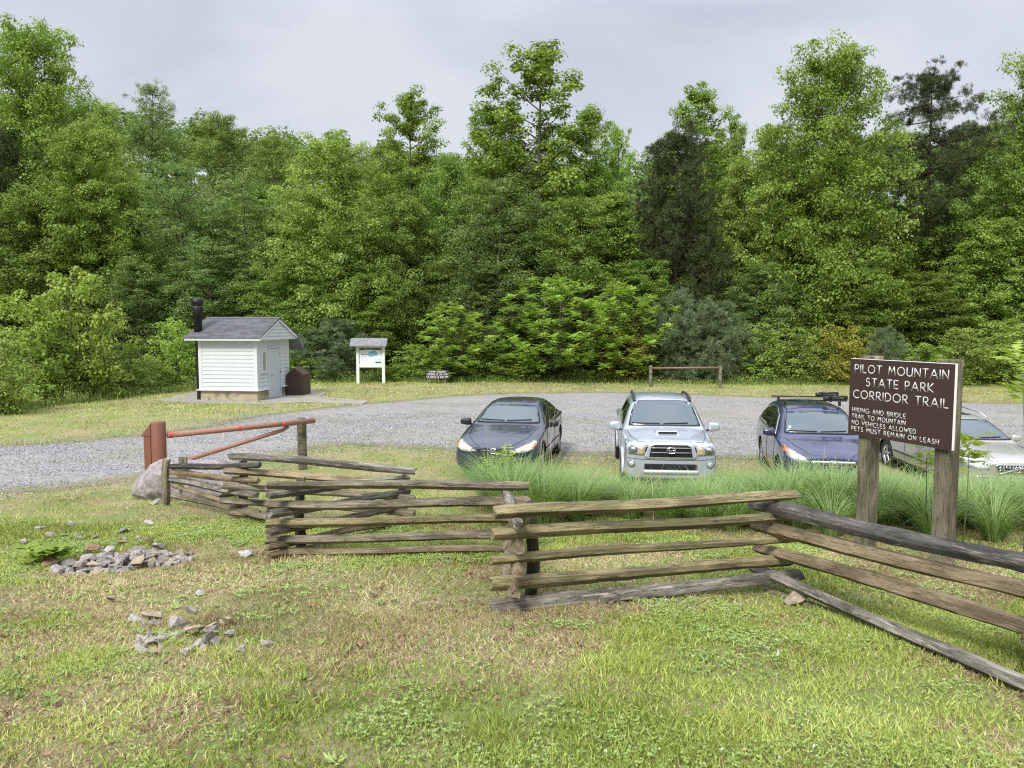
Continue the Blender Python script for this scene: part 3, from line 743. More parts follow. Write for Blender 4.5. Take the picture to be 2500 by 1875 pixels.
# G, J3 - J2 (runs away from the front corner)
rl(656, 1207, 8.15, 996, 1166, 10.5, 20, 'rail_white')
rl(656, 1256, 8.15, 996, 1200, 10.5, 21, 'rail_white', taper=.15)
rl(654, 1302, 8.15, 985, 1236, 10.5, 20, 'rail_grey')
rl(652, 1337, 8.15, 985, 1270, 10.5, 18, 'rail_tan')
rl(655, 1358, 8.15, 980, 1300, 10.5, 15, 'rail_tan')
# C, J3 - J4 back
rl(654, 1183, 8.4, 1291, 1186, 8.5, 22, 'rail_grey')
rl(655, 1233, 8.4, 1292, 1222, 8.5, 22, 'rail_grey', sag=-.01)
rl(650, 1280, 8.4, 1268, 1266, 8.5, 22, 'rail_olive')
rl(651, 1317, 8.4, 1268, 1303, 8.5, 23, 'rail_grey', label='dark brown rail low in the middle panel')
rl(662, 1350, 8.4, 1246, 1341, 8.5, 20, 'rail_tan', taper=.2)
# E, end-on panel J4 back - J4 front
rl(1232, 1200, 8.75, 1262, 1284, 5.9, 17, 'rail_white')
rl(1240, 1243, 8.75, 1268, 1341, 5.9, 16, 'rail_tan')
rl(1242, 1282, 8.75, 1267, 1396, 5.9, 17, 'rail_tan')
rl(1242, 1318, 8.75, 1261, 1454, 5.9, 17, 'rail_tan')
# D, J4 front - J5
rl(1206, 1252, 6.15, 1945, 1207, 6.9, 35, 'rail_olive', taper=.12)
rl(1203, 1304, 6.15, 1944, 1261, 6.9, 31, 'rail_olive', taper=.08)
rl(1200, 1369, 6.15, 1948, 1316, 6.9, 25, 'rail_olive', sag=.02)
rl(1197, 1426, 6.15, 1936, 1367, 6.9, 33, 'rail_olive', taper=.1)
rl(1197, 1487, 6.15, 1953, 1404, 6.9, 36, 'rail_white', taper=.05, label='lowest rail of the front panel with torn pale streaks')
# F, J5 - out of frame on the right
rl(1833, 1229, 7.15, 2500, 1376, 4.6, 27, 'rail_black', ext=.10, label='blackened thick top rail running out of view on the right')
rl(1843, 1281, 7.15, 2500, 1437, 4.6, 27, 'rail_tan', ext=.10)
rl(1848, 1336, 7.15, 2500, 1527, 4.6, 29, 'rail_tan', ext=.10, label='cracked rail with pale peeling streaks')
rl(1840, 1386, 7.15, 2500, 1672, 4.2, 24, 'rail_white', ext=.05, label='square sided rail sloping down into the grass')
rl(1843, 1436, 7.15, 2364, 1618, 4.7, 22, 'rail_grey')
# next bay, beyond the right edge of the view
for z_, mt_ in ((1.87, 'rail_grey'), (1.70, 'rail_tan'), (1.51, 'rail_olive'), (1.27, 'rail_grey'), (1.12, 'rail_grey')):
    rail((3.13, 4.50, z_), (5.95, 5.15, z_ - .05), .10, mt_)
def fpost(x0, x1, ytop, ybot, Y, mat='post_dark', lean=0.0, name='post'):
    c = (x0 + x1) / 2; b = at(c, ybot, Y); t = at(c, ytop, Y); b.z = min(b.z, zf(b.x, b.y)) - .05
    t.x += lean; w = (x1 - x0) * Y / F_PX
    rail(b, t, w, mat, name=name, wide=1.0)
fpost(398, 416, 1121, 1232, 12.35, 'rail_grey')
fpost(436, 455, 1117, 1215, 13.0, 'rail_grey')
fpost(722, 746, 1168, 1345, 8.72)
fpost(1281, 1310, 1226, 1462, 6.5)
fpost(975, 994, 1160, 1290, 10.45)
fpost(585, 606, 1124, 1262, 11.2)
fpost(1228, 1252, 1345, 1413, 7.4, 'rail_white', .03, name='stake')

# ------------------------------------------------------------------ boulder, gate
bm = bmesh.new(); bmesh.ops.create_icosphere(bm, subdivisions=5, radius=1.0)
g = np.random.default_rng(8); dirs = unit(g.normal(size=(16, 3))); offs = .64 + .2 * g.random(16)
for v in bm.verts:
    p = v.co.copy(); r = 1.0
    for d_, o_ in zip(dirs, offs):
        dp = p.dot(Vector(d_))
        if dp > 1e-6: r = min(r, o_ / dp)
    x, y, z = p * r
    if z > .55: z = .55 + (z - .55) * .4
    v.co = Vector((x * 1.05, y * .66, z * .66)) * (1 + .035 * math.sin(7 * x + 3 * y) * math.cos(5 * z + 2 * y))
me = bpy.data.meshes.new('boulder'); bm.to_mesh(me); bm.free(); me.materials.append(M['boulder'])
me.set_sharp_from_angle(angle=R(22))
p = at(452, 1170, 13.4)
tag(mesh_obj('boulder', me, None, (p.x, p.y, zf(p.x, p.y) + .24), (0, 0, .12)), 'large purple grey boulder at the foot of the rusty gate post', 'boulder')
M['rust'] = NT('brown_gate_paint').pbr((.20, .082, .054), .65, spec=.35)
def make_gate_paint():
    m = NT('worn_gate_paint'); g_ = m.coord('Object')
    c = m.ramp(m.noise(g_, 3, 5, .7), [(.3, (.26, .12, .085)), (.7, (.34, .17, .13))])
    c = m.mix(m.ramp(m.noise(g_, 22, 4, .8), [(.63, 0.0), (.67, .9)]), c, (.62, .52, .42))
    return m.pbr(c, .6, spec=.35)
M['gatearm'] = make_gate_paint()
M['redtape'] = simple('red_tape', (.46, .075, .055), .5)
gp = at(391, 1180, 14.7); gp.z = zf(gp.x, gp.y)
gate = empty('road_gate', tuple(gp), label='rusty brown steel swing gate with a round post and diagonal brace', cat='gate')
top = at(391, 1030, 14.7).z - gp.z
MB().lathe([(.137, -.1), (.137, top - .012), (.13, top), (0, top)], 28).build('post', M['rust'], gate)
b = MB(); b.prism([(-.30, top - .27), (-.10, top - .02), (-.10, top - .27)], -.11, .11)
b.prism([(-.245, -.05), (-.11, -.05), (-.11, top - .272), (-.245, top - .272)], -.10, .10); b.build('lock_shield', M['rust'], gate, bev=.006)
def gl(x, y, Y): return at(x, y, Y) - gp
a0, a1 = gl(408, 1063, 14.75), gl(768, 1027, 16.55)
MB().tube([a0, a1], .056, 16).build('gate_arm', M['gatearm'], gate)
b0, b1 = gl(425, 1133, 14.8), gl(690, 1050, 16.2)
MB().tube([b0, b1, gl(704, 1040, 16.25)], .042, 14).build('brace', M['gatearm'], gate)
for t in (.01, .45, .755):
    MB().tube([a0.lerp(a1, t), a0.lerp(a1, t + .022)], .0585, 16, caps=False).build('tape_band', M['redtape'], gate)
pp = hit(739, 1146); h_ = at(739, 1020, pp.y).z - pp.z
w_ = 11.5 * pp.y / F_PX
lp = MB().lathe([(w_, -.05), (w_, h_ - .05), (w_ * .8, h_), (0, h_ + .004)], 10, smooth=False).build('gate_latch_post', M['post_wood'], None, tuple(pp))
tag(lp, 'weathered round wooden post holding the free end of the gate', 'post')

# ------------------------------------------------------------------ big park sign
M['brown'] = simple('brown_sign_sheet', (.052, .030, .026), .55, spec=.3)
M['white_core'] = simple('white_sheet_edge', (.80, .79, .77), .5)
M['letter'] = simple('white_letters', (.68, .67, .66), .5)
M['bolt'] = simple('bolt', (.10, .06, .04), .6, .5)
PL, PR = at(2073.5, 967, 9.2), at(2329.0, 995, 7.9)
zc = (PL.z + PR.z) / 2; PL.z = PR.z = 0
ud = (PR - PL); SW = ud.length; ud.normalize(); ang = math.atan2(ud.y, ud.x)
nd = Vector((ud.y, -ud.x, 0))            # faces the viewer
def s_of(px):
    lo_, hi_ = -.2, 1.2
    for _ in range(40):
        m_ = (lo_ + hi_) / 2; q = PL + (PR - PL) * m_; q.z = zc - CAM_H
        u_ = q.x / (q.y * CP - q.z * SP) * F_PX + CX
        if u_ < px: lo_ = m_
        else: hi_ = m_
    return lo_ * SW
topl, botl = at(2074, 875, 9.2).z, at(2073, 1058, 9.2).z
topr, botr = at(2328.5, 888, 7.9).z, at(2330, 1101, 7.9).z
ZT, ZB = (topl + topr) / 2, (botl + botr) / 2; SH = ZT - ZB
base = PL + ud * SW / 2; gz0 = zf(base.x, base.y)
sign = empty('park_sign', (base.x, base.y, gz0), (0, 0, ang), 'large brown board with white routed lettering on two wooden posts', 'sign')
def SX(s): return s - SW / 2
zt, zb = ZT - gz0, ZB - gz0
MB().box((0, .018, (zt + zb) / 2), (SW, .036, SH), bev=.006).build('panel', M['white_core'], sign)
MB().box((0, -.0025, (zt + zb) / 2), (SW - .006, .004, SH - .006), bev=.0015).build('face', M['brown'], sign)
k_ = .1627
for tx, xa, xb, f0, f1, th in (('PILOT MOUNTAIN', 222, 1618, .078, .178, .132), ('STATE PARK', 395, 1398, .245, .345, .132), ('CORRIDOR TRAIL', 212, 1630, .413, .513, .132),
                               ('HIKING AND BRIDLE', 204, 1000, .644, .698, .15), ('TRAIL TO MOUNTAIN', 199, 1003, .728, .782, .15), ('NO VEHICLES ALLOWED', 204, 1164, .812, .866, .15), ('PETS MUST REMAIN ON LEASH', 201, 1516, .894, .948, .15)):
    h = (f1 - f0) * SH; L = MB()
    lettering(L, tx, SX(s_of(2050 + k_ * xa)), SX(s_of(2050 + k_ * xb)), zt - f1 * SH, h, th, .30 if h > .07 else .34, .62, z=-.0062)
    L.build('lettering', M['letter'], sign)
for sx, sz in ((s_of(2098), zt - .05), (s_of(2294), zt - .05), (s_of(2098), zb + .04), (s_of(2294), zb + .04)):
    MB().lathe([(.012, -.008), (.010, -.014), (0, -.015)], 10, (SX(sx), .003, sz), 'y').build('bolt', M['bolt'], sign)
for pxc, mt in ((2107, 'post_wood'), (2297, 'post_wood')):
    sx = SX(s_of(pxc)); w = .168
    wp = sign.location + Vector((math.cos(ang) * sx, math.sin(ang) * sx, 0)); zlow = zf(wp.x, wp.y) - gz0 - .15
    ln = zt + .035 - zlow
    b = MB(); b.box((ln / 2, 0, 0), (ln, w, w), bev=.006)
    o = b.build('post', M[mt], sign); o.location = (sx, .038 + w / 2, zlow); o.rotation_euler = (0, R(-90), 0)
sp = sign.location
MB().box((SX(s_of(2125)), .10, zt + .020), (.07, .09, .035), bev=.004).build('shim_block', M['found'], sign)

# ------------------------------------------------------------------ hitching rail
M['pipe'] = simple('rusty_pipe', (.20, .12, .085), .6, var=.2)
pa, pb = hit(1588, 944), hit(1758, 948)
hr = empty('hitching_rail', tuple((pa + pb) / 2), label='low wooden hitching rail between two round posts at the wood edge', cat='rail')
for p, yt in ((pa, 892), (pb, 893)):
    h = at(1588, yt, p.y).z - p.z; q = p - hr.location
    MB().lathe([(.095, -.1), (.088, h - .03), (.07, h), (0, h)], 12, tuple(q)).build('post', M['post_wood'], hr)
ta, tb = at(1588, 899, pa.y - .02) - hr.location, at(1758, 897.5, pb.y - .02) - hr.location
MB().tube([ta, tb], .05, 12).build('cross_rail', M['pipe'], hr)

# ------------------------------------------------------------------ park hours sign
ps, pe = hit(1048, 937), hit(1087, 937)
Yh = (ps.y + pe.y) / 2; hx0, hx1 = at(1039.5, 910, Yh).x, at(1095.5, 910, Yh).x
hs = empty('park_hours_sign', ((hx0 + hx1) / 2, Yh, zf((hx0 + hx1) / 2, Yh)), label='small dark board with opening hours in white letters at the wood edge', cat='sign')
g0 = hs.location.z; zt2, zb2 = at(1068, 903.5, Yh).z - g0, at(1068, 925, Yh).z - g0; W2 = hx1 - hx0
MB().box((0, .02, (zt2 + zb2) / 2), (W2, .04, zt2 - zb2), bev=.004).build('panel', simple('dark_sign', (.040, .034, .032), .6), hs)
H2 = zt2 - zb2
def hx(px): return at(px, 910, Yh).x - (hx0 + hx1) / 2
for tx, xa, xb, f0, f1 in (('PARK HOURS', 1048, 1088, .11, .29), ('OPENS 8 30 AM', 1043.5, 1092, .40, .59), ('CLOSES 8 00 PM', 1042, 1094, .70, .90)):
    L = MB(); lettering(L, tx, hx(xa), hx(xb), zt2 - f1 * H2, (f1 - f0) * H2, .22, .34, .6, z=-.002); L.build('lettering', M['letter'], hs)
for s_ in (-.36, .33): MB().box((s_ * W2, .085, zt2 / 2 - .05), (.12, .085, zt2 + .08), bev=.006).build('post', M['post_wood'], hs)

# ------------------------------------------------------------------ map kiosk
M['kiosk_paint'] = simple('pale_green_paint', (.66, .69, .65), .6, var=.06)
p0 = hit(874.5, 936.6); Yk = p0.y; kx0, kx1 = at(874.5, 930, Yk).x, at(937, 930, Yk).x; kc = (kx0 + kx1) / 2
ki = empty('map_kiosk', (kc, Yk, zf(kc, Yk)), label='grey green notice board with a shingled roof and a map panel', cat='kiosk')
g0 = ki.location.z; hw = (kx1 - kx0) / 2; zroof = at(900, 845, Yk).z - g0
def kz(y): return at(900, y, Yk).z - g0
for s_ in (-1, 1): MB().box((s_ * hw, 0, zroof / 2), (.155, .14, zroof), bev=.01).build('post', M['kiosk_paint'], ki)
MB().box((0, .0, (kz(889) + kz(897)) / 2), (2 * hw - .157, .10, kz(889) - kz(897)), bev=.006).build('lower_beam', M['kiosk_paint'], ki)
MB().box((0, .0, (kz(844) + kz(849)) / 2), (2 * hw - .157, .10, kz(844) - kz(849)), bev=.006).build('upper_beam', M['kiosk_paint'], ki)
bw = 2 * hw - .157; bz0, bz1 = kz(889), kz(849)
MB().box((0, .03, (bz0 + bz1) / 2), (bw, .03, bz1 - bz0)).build('backboard', M['kiosk_paint'], ki)
po = MB(); po.box((0, .010, (bz0 + bz1) / 2), (bw - .05, .012, bz1 - bz0 - .02)); po = po.build('map_panel', simple('poster_paper', (.78, .80, .82), .35, spec=.5), ki)
def poster(name, x0, x1, y0, y1, col, d=0.0):
    """x, y as fractions of the panel"""
    w = bw - .05; hh = bz1 - bz0 - .02
    MB().box(((-.5 + (x0 + x1) / 2) * w, .002 - d, bz1 - .01 - (y0 + y1) / 2 * hh), ((x1 - x0) * w, .003, (y1 - y0) * hh)).build(name, simple(name, col, .3), po)
poster('title_bar', .0, 1.0, .0, .13, (.05, .075, .07))
poster('heading', .06, .36, .39, .42, (.07, .07, .07)); poster('heading', .40, .50, .60, .625, (.3, .2, .2))
poster('inset_map', .70, .98, .60, .86, (.55, .68, .72)); poster('legend_bar', .71, .98, .86, .96, (.03, .13, .17))
poster('white_notice', .52, .67, .62, .98, (.82, .82, .85), .003)
bl = MB()
gk = np.random.default_rng(3); w = bw - .05; hh = bz1 - bz0 - .02
prof = [(.60 + .22 * math.cos(a) * (1 + .15 * math.sin(3 * a)), .36 + .20 * math.sin(a) * (1 + .2 * math.cos(2 * a + 1))) for a in np.linspace(0, 2 * math.pi, 30)[:-1]]
bl.prism([((-.5 + x) * w, bz1 - .01 - y * hh) for x, y in prof], .0005, .0035); bl.build('trail_map', simple('map_blue', (.22, .45, .58), .3, var=.35, vscale=9), po)
for i in range(9): poster('text_block', .06, .34, .47 + .045 * i, .478 + .045 * i, (.35, .37, .40))
tt = MB()
for i in range(14): tt.box(((-.5 + .20 + .028 * i + (.02 if i > 6 else 0)) * w, -.001, bz1 - .01 - .075 * hh), (.018 * w, .003, .045 * hh))
tt.build('title_text', M['letter'], po)
rf = MB(); rx0, rx1 = at(857, 840, Yk).x - kc, at(946, 840, Yk).x - kc
ze, zr = kz(843), kz(827) + .03
rf.prism([(-.42, ze - .0), (0, zr), (.42, ze), (.42, ze - .05), (0, zr - .06), (-.42, ze - .05)], rx0, rx1, axes='yzx')
def make_shingle(name, a, b, sc_=(1, 1, 1), row=.14):
    m = NT(name); g_ = m.coord('Object', sc_)
    br = m.n('ShaderNodeTexBrick'); m.l(g_, br.inputs['Vector']); br.inputs['Scale'].default_value = 1.0
    br.inputs['Brick Width'].default_value = .30; br.inputs['Row Height'].default_value = row; br.inputs['Mortar Size'].default_value = .006
    br.inputs['Color1'].default_value = (*a, 1); br.inputs['Color2'].default_value = (*b, 1); br.inputs['Mortar'].default_value = (.015, .015, .018, 1)
    br.inputs['Bias'].default_value = 0.0
    c = m.mix(m.noise(g_, 30, 4), br.outputs['Color'], [k * 1.5 for k in b], 'MIX'); c = m.mix(.35, br.outputs['Color'], c)
    return m.pbr(c, .8, m.bump(br.outputs['Fac'], -.6, .01), spec=.3)
rf.build('roof', make_concrete('weathered_shingle', (.15, .145, .16), (.29, .285, .30), (.10, .10, .10), .5, 8), ki)

# ------------------------------------------------------------------ vault toilet building
M['siding'] = simple('white_siding', (.54, .575, .585), .55, var=.09, vscale=2.2)
M['trim'] = simple('white_trim', (.58, .61, .615), .5, var=.03)
M['doorp'] = simple('door_paint', (.47, .515, .54), .45, var=.03)
M['black'] = simple('black_metal', (.014, .014, .016), .35, spec=.5)
M['roofsh'] = make_shingle('asphalt_shingle', (.050, .050, .054), (.115, .115, .122))
hut = empty('toilet_building', (BX0, BY0, zf(BX0, BY0)), (0, 0, -BA), 'small white clapboard toilet building with a grey gable roof', 'building')
UW, VD, HW, FH = 2.5, 2.94, 2.56, .46
MB().box((-UW / 2, VD / 2, FH / 2 - .05), (UW, VD, FH + .1)).build('foundation', M['found'], hut)
wl = MB(); wl.box((-UW / 2, VD / 2, (HW + FH) / 2), (UW - .04, VD - .04, HW - FH - .004)); 
nb = 13; bh = (HW - FH) / nb
for i in range(nb):
    z0 = FH + i * bh
    # lapped boards: thick at the foot, thin at the head; eave side then gable side in pieces round the openings
    pr = [(-.034, z0 + .002), (-.012, z0 + bh), (-.019, z0 + bh), (-.019, z0)]
    wl.prism([(-.036, z0 + .003), (-.016, z0 + bh + .003), (.0, z0 + bh), (.0, z0)], -UW + .06, -.06, axes='yzx')
    for v0, v1 in ((.06, .34), (.34, .80), (.80, .93), (2.12, VD - .06)):
        if v0 == .34 and 1.17 < z0 + bh / 2 < 2.10: continue
        wl.prism([(.036, z0 + .003), (.016, z0 + bh + .003), (.0, z0 + bh), (.0, z0)], v0, v1, axes='xzy')
    if z0 + bh > 2.22: wl.prism([(.036, z0 + .003), (.016, z0 + bh + .003), (.0, z0 + bh), (.0, z0)], .93, 2.12, axes='xzy')
wl.build('wall', M['siding'], hut)
for (u, v) in ((0, 0), (-UW, 0), (0, VD)):
    MB().box((u + (-.035 if u == 0 else .035), v + (.035 if v == 0 else -.035), (HW + FH) / 2), (.15, .15, HW - FH - .006), bev=.004).build('corner_board', M['trim'], hut)
b = MB(); b.box((-UW / 2, -.045, FH + .005), (UW + .22, .17, .05), bev=.008); b.box((.045, .45, FH + .005), (.17, .86, .05), bev=.008); b.box((.045, 2.55, FH + .005), (.17, .86, .05), bev=.008)
b.build('water_table', M['trim'], hut)
MB().box((.026, 1.5, 1.11), (.03, 1.10, 2.16)).build('door_gap', M['bolt'], hut)
d = MB().box((.045, 1.5, 1.10), (.05, 1.00, 2.09), bev=.006).build('door', M['doorp'], hut)
fr = MB(); fr.box((.04, .95, 1.12), (.08, .06, 2.2)); fr.box((.04, 2.05, 1.12), (.08, .06, 2.2)); fr.box((.04, 1.5, 2.20), (.08, 1.04, .06)); fr.build('door_frame', M['trim'], hut)
MB().tube([(.075, 1.10, 1.02), (.13, 1.10, 1.02), (.13, 1.22, 1.02)], .014, 8).build('door_handle', simple('steel_lever', (.35, .33, .30), .35, .9), d)
b = MB()
for z in (.35, 1.1, 1.9): b.box((.075, 1.985, z), (.02, .02, .12))
b.build('hinge', M['bolt'], d)
MB().box((.03, .57, 1.635), (.04, .46, .92), bev=.004).build('window_frame', M['trim'], hut)
wd = MB().box((.056, .57, 1.635), (.012, .22, .74)).build('window', simple('frosted_pane', (.30, .30, .27), .25, spec=.6), hut)
MB().box((.05, .57, 1.155), (.09, .52, .04), bev=.004).build('window_sill', M['trim'], hut)
OV, OU0, OU1 = .36, -UW - .45, .35
ZE, ZR = 2.60, 3.40; vm = VD / 2
roof = MB(); th = .05
sl = [(-OV, ZE), (vm, ZR), (VD + OV, ZE)]
roof.prism([(-OV - .03, ZE + .03), (vm, ZR + th + .01), (VD + OV + .03, ZE + .03), (VD + OV + .03, ZE + .003), (vm, ZR - .01), (-OV - .03, ZE + .003)], OU0 - .02, OU1 + .02, axes='yzx')
ro = roof.build('roof', M['roofsh'], hut); 
MB().prism([(vm - .12, ZR + .02), (vm, ZR + th + .035), (vm + .12, ZR + .02)], OU0 - .03, OU1 + .03, axes='yzx').build('ridge_cap', simple('ridge', (.10, .10, .105), .8), ro)
fs_ = MB(); fs_.box(((OU0 + OU1) / 2, -OV + .012, ZE - .045), (OU1 - OU0, .028, .09)); fs_.box(((OU0 + OU1) / 2, VD + OV - .012, ZE - .045), (OU1 - OU0, .028, .09))
sp_ = math.atan2(ZR - ZE, vm + OV); ln = math.hypot(ZR - ZE, vm + OV)
for s_ in (-1, 1):
    cc = Vector((OU1 - .008, vm + s_ * (vm + OV) / 2, (ZE + ZR) / 2 - .055)); fs_.box(cc, (.034, ln, .11), Euler((-s_ * sp_, 0, 0)))
fs_.build('fascia', M['trim'], hut)
MB().box(((OU0 + OU1) / 2, vm, ZE - .072), (OU1 - OU0 - .06, VD + 2 * OV - .06, .02)).build('soffit', M['trim'], hut)
ga = MB(); n = 5
for i in range(n):
    za = ZE - .06 + (ZR - ZE) * .88 * i / n; zb_ = ZE - .06 + (ZR - ZE) * .88 * (i + 1) / n
    ha = (vm + OV) * (1 - i / n) - .03; hb = (vm + OV) * (1 - (i + 1) / n) - .03
    hb = max(hb, .05)
    ga.add([(OU1 - .02, vm - ha, za), (OU1 - .02, vm + ha, za), (OU1 - .045, vm + hb, zb_), (OU1 - .045, vm - hb, zb_), (OU1 - .05, vm - ha, za), (OU1 - .05, vm + ha, za)], [(0, 1, 2, 3), (0, 4, 5, 1), (4, 3, 2, 5), (0, 3, 4), (1, 5, 2)])
ga.build('gable', M['siding'], hut)
MB().prism([(VD + .75, 2.02), (VD + .75, 2.42), (VD + .2, 2.62), (VD + .2, 2.54)], -.6, .42, axes='yzx').build('rear_awning', simple('awning_grey', (.17, .175, .19), .7, var=.15), hut)
pu, pv = -UW - .16, .22
b = MB(); b.lathe([(.125, -.05), (.125, 2.72), (.165, 2.74), (.165, 3.55), (.19, 3.56), (.19, 3.9), (.175, 3.92), (.14, 3.93)], 24, (pu, pv, 0)); vp = b.build('vent_pipe', M['black'], hut)
b = MB(); b.lathe([(.15, 3.93), (.16, 3.97), (.225, 4.04), (.235, 4.12), (.20, 4.20), (.12, 4.25), (0, 4.27)], 24, (pu, pv, 0))
for k in range(20):
    a = k * math.pi / 10; b.box((pu + .205 * math.cos(a), pv + .205 * math.sin(a), 4.10), (.05, .008, .20), Euler((.25, 0, a + .5)))
b.build('turbine_cap', M['black'], vp)
MB().lathe([(.22, 2.70), (.19, 2.80), (.175, 2.84)], 20, (pu, pv, 0)).build('flashing', M['black'], vp)
MB().prism([(-.36, -.02), (.36, -.02), (.36, .035), (-.36, .035)], -.25, .25).build('vent_base', M['black'], hut, loc=(pu - .35, .15, 0))

# concrete pad and path
P_ = [(380, 979), (480, 958), (560, 952), (760, 952), (798, 961), (780, 970), (901, 981), (885, 989), (760, 984), (629, 989), (470, 984)]
pts = [hit(*q) for q in P_]
b = MB(); zp = [zf(q.x, q.y) for q in pts]
vs = [(q.x, q.y, z + .045) for q, z in zip(pts, zp)] + [(q.x, q.y, z - .06) for q, z in zip(pts, zp)]; n = len(pts)
b.add(vs, [tuple(range(n))] + [(i, (i + 1) % n, (i + 1) % n + n, i + n) for i in range(n)])
tag(b.build('concrete_path', M['pad']), kind='structure')

# steel bear proof bin
pb_ = hit(743, 967); q0 = at(700, 966, pb_.y)
bw_ = pb_.x - q0.x
M['binp'] = simple('brown_bin_paint', (.055, .030, .022), .5, var=.12, spec=.4)
M['binl'] = simple('brown_bin_lid', (.13, .085, .075), .5, var=.12, spec=.4)
bn = empty('refuse_bin', (pb_.x - bw_ / 2, pb_.y, pb_.z), label='dark brown steel refuse bin with a pitched lid beside the toilet building', cat='bin')
h = bw_ / 2
MB().prism([(-h, .05), (h, .05), (h, .92), (-.06, 1.235), (-h, .96)], 0, 1.1).build('body', M['binp'], bn, bev=.012)
rot = math.atan2(1.235 - .92, h + .06); ll = math.hypot(1.235 - .92, h + .06)
MB().box(((h - .06) / 2 + .006, .55, (1.235 + .92) / 2 + .014), (ll - .03, 1.04, .018), Euler((0, rot, 0)), bev=.004).build('lid', M['binl'], bn)
for sx in (-1, 1):
    for sy in (.1, 1.0): MB().box((sx * (h - .1), sy, .02), (.08, .1, .06)).build('foot', M['black'], bn)
# ------------------------------------------------------------------ trees and shrubs
def clump_leaves(rng, C, S, nl, L, W, flat=.6, up=.75, out=None, shell=.35, jit=.55):
    """C clump centres (n,3), S clump radii (n,), nl leaves in each"""
    n = len(C); idx = np.repeat(np.arange(n), nl); m = len(idx)
    d = unit(rng.normal(size=(m, 3)) + np.array([0, 0, .35]))
    r = S[idx] * (shell + (1 - shell) * rng.random(m)) ** .6
    sc_ = np.array([1, 1, flat])
    P = C[idx] + d * r[:, None] * sc_ * (.75 + .5 * rng.random((m, 1)))
    nrm = unit(d * .5 + np.array([0, 0, up]) + rvec(rng, m) * jit)
    dd = unit(np.cross(nrm, rvec(rng, m))); dd = unit(dd + np.array([0, 0, -.25]))
    s = unit(np.cross(nrm, dd))
    Lk = L * (.65 + .7 * rng.random(m)); Vv, Ff = leafquads(P, dd, s, Lk, Lk * W / L, cup=.12, mid=.5)
    cr = rng.random(n)[idx]
    rn = np.clip(.5 + .45 * (rng.random(m) - .5) + .55 * (cr - .5), 0, 1)
    return Vv, Ff, rn
def needles(rng, C, D, nl, L, W):
    n = len(C); idx = np.repeat(np.arange(n), nl); m = len(idx)
    d = unit(D[idx] * .6 + rvec(rng, m) * .9 + np.array([0, 0, .15])); s = unit(np.cross(d, rvec(rng, m)))
    P = C[idx] + rvec(rng, m) * .06
    Lk = L * (.6 + .6 * rng.random(m)); Vv, Ff = leafquads(P, d, s, Lk, W, cup=0, mid=.5)
    rn = np.clip(.5 + .5 * (rng.random(m) - .5) + .5 * (rng.random(n)[idx] - .5), 0, 1)
    return Vv, Ff, rn

def prof_poplar(t): return np.clip(t * 4.5, .35, 1) ** .5 * np.clip(1.05 - t, 0, 1) ** .42 * 1.15
def prof_round(t): return np.sin(np.pi * np.clip(.12 + t * .86, 0, 1)) ** .55
def prof_cone(t): return np.clip(t * 6, .3, 1) * np.clip(1.04 - t, 0, 1) ** .8
def prof_top(t): return np.where(t < .45, .25 + .3 * t, np.sin(np.pi * np.clip((t - .35) / .68, 0, 1)) ** .6)

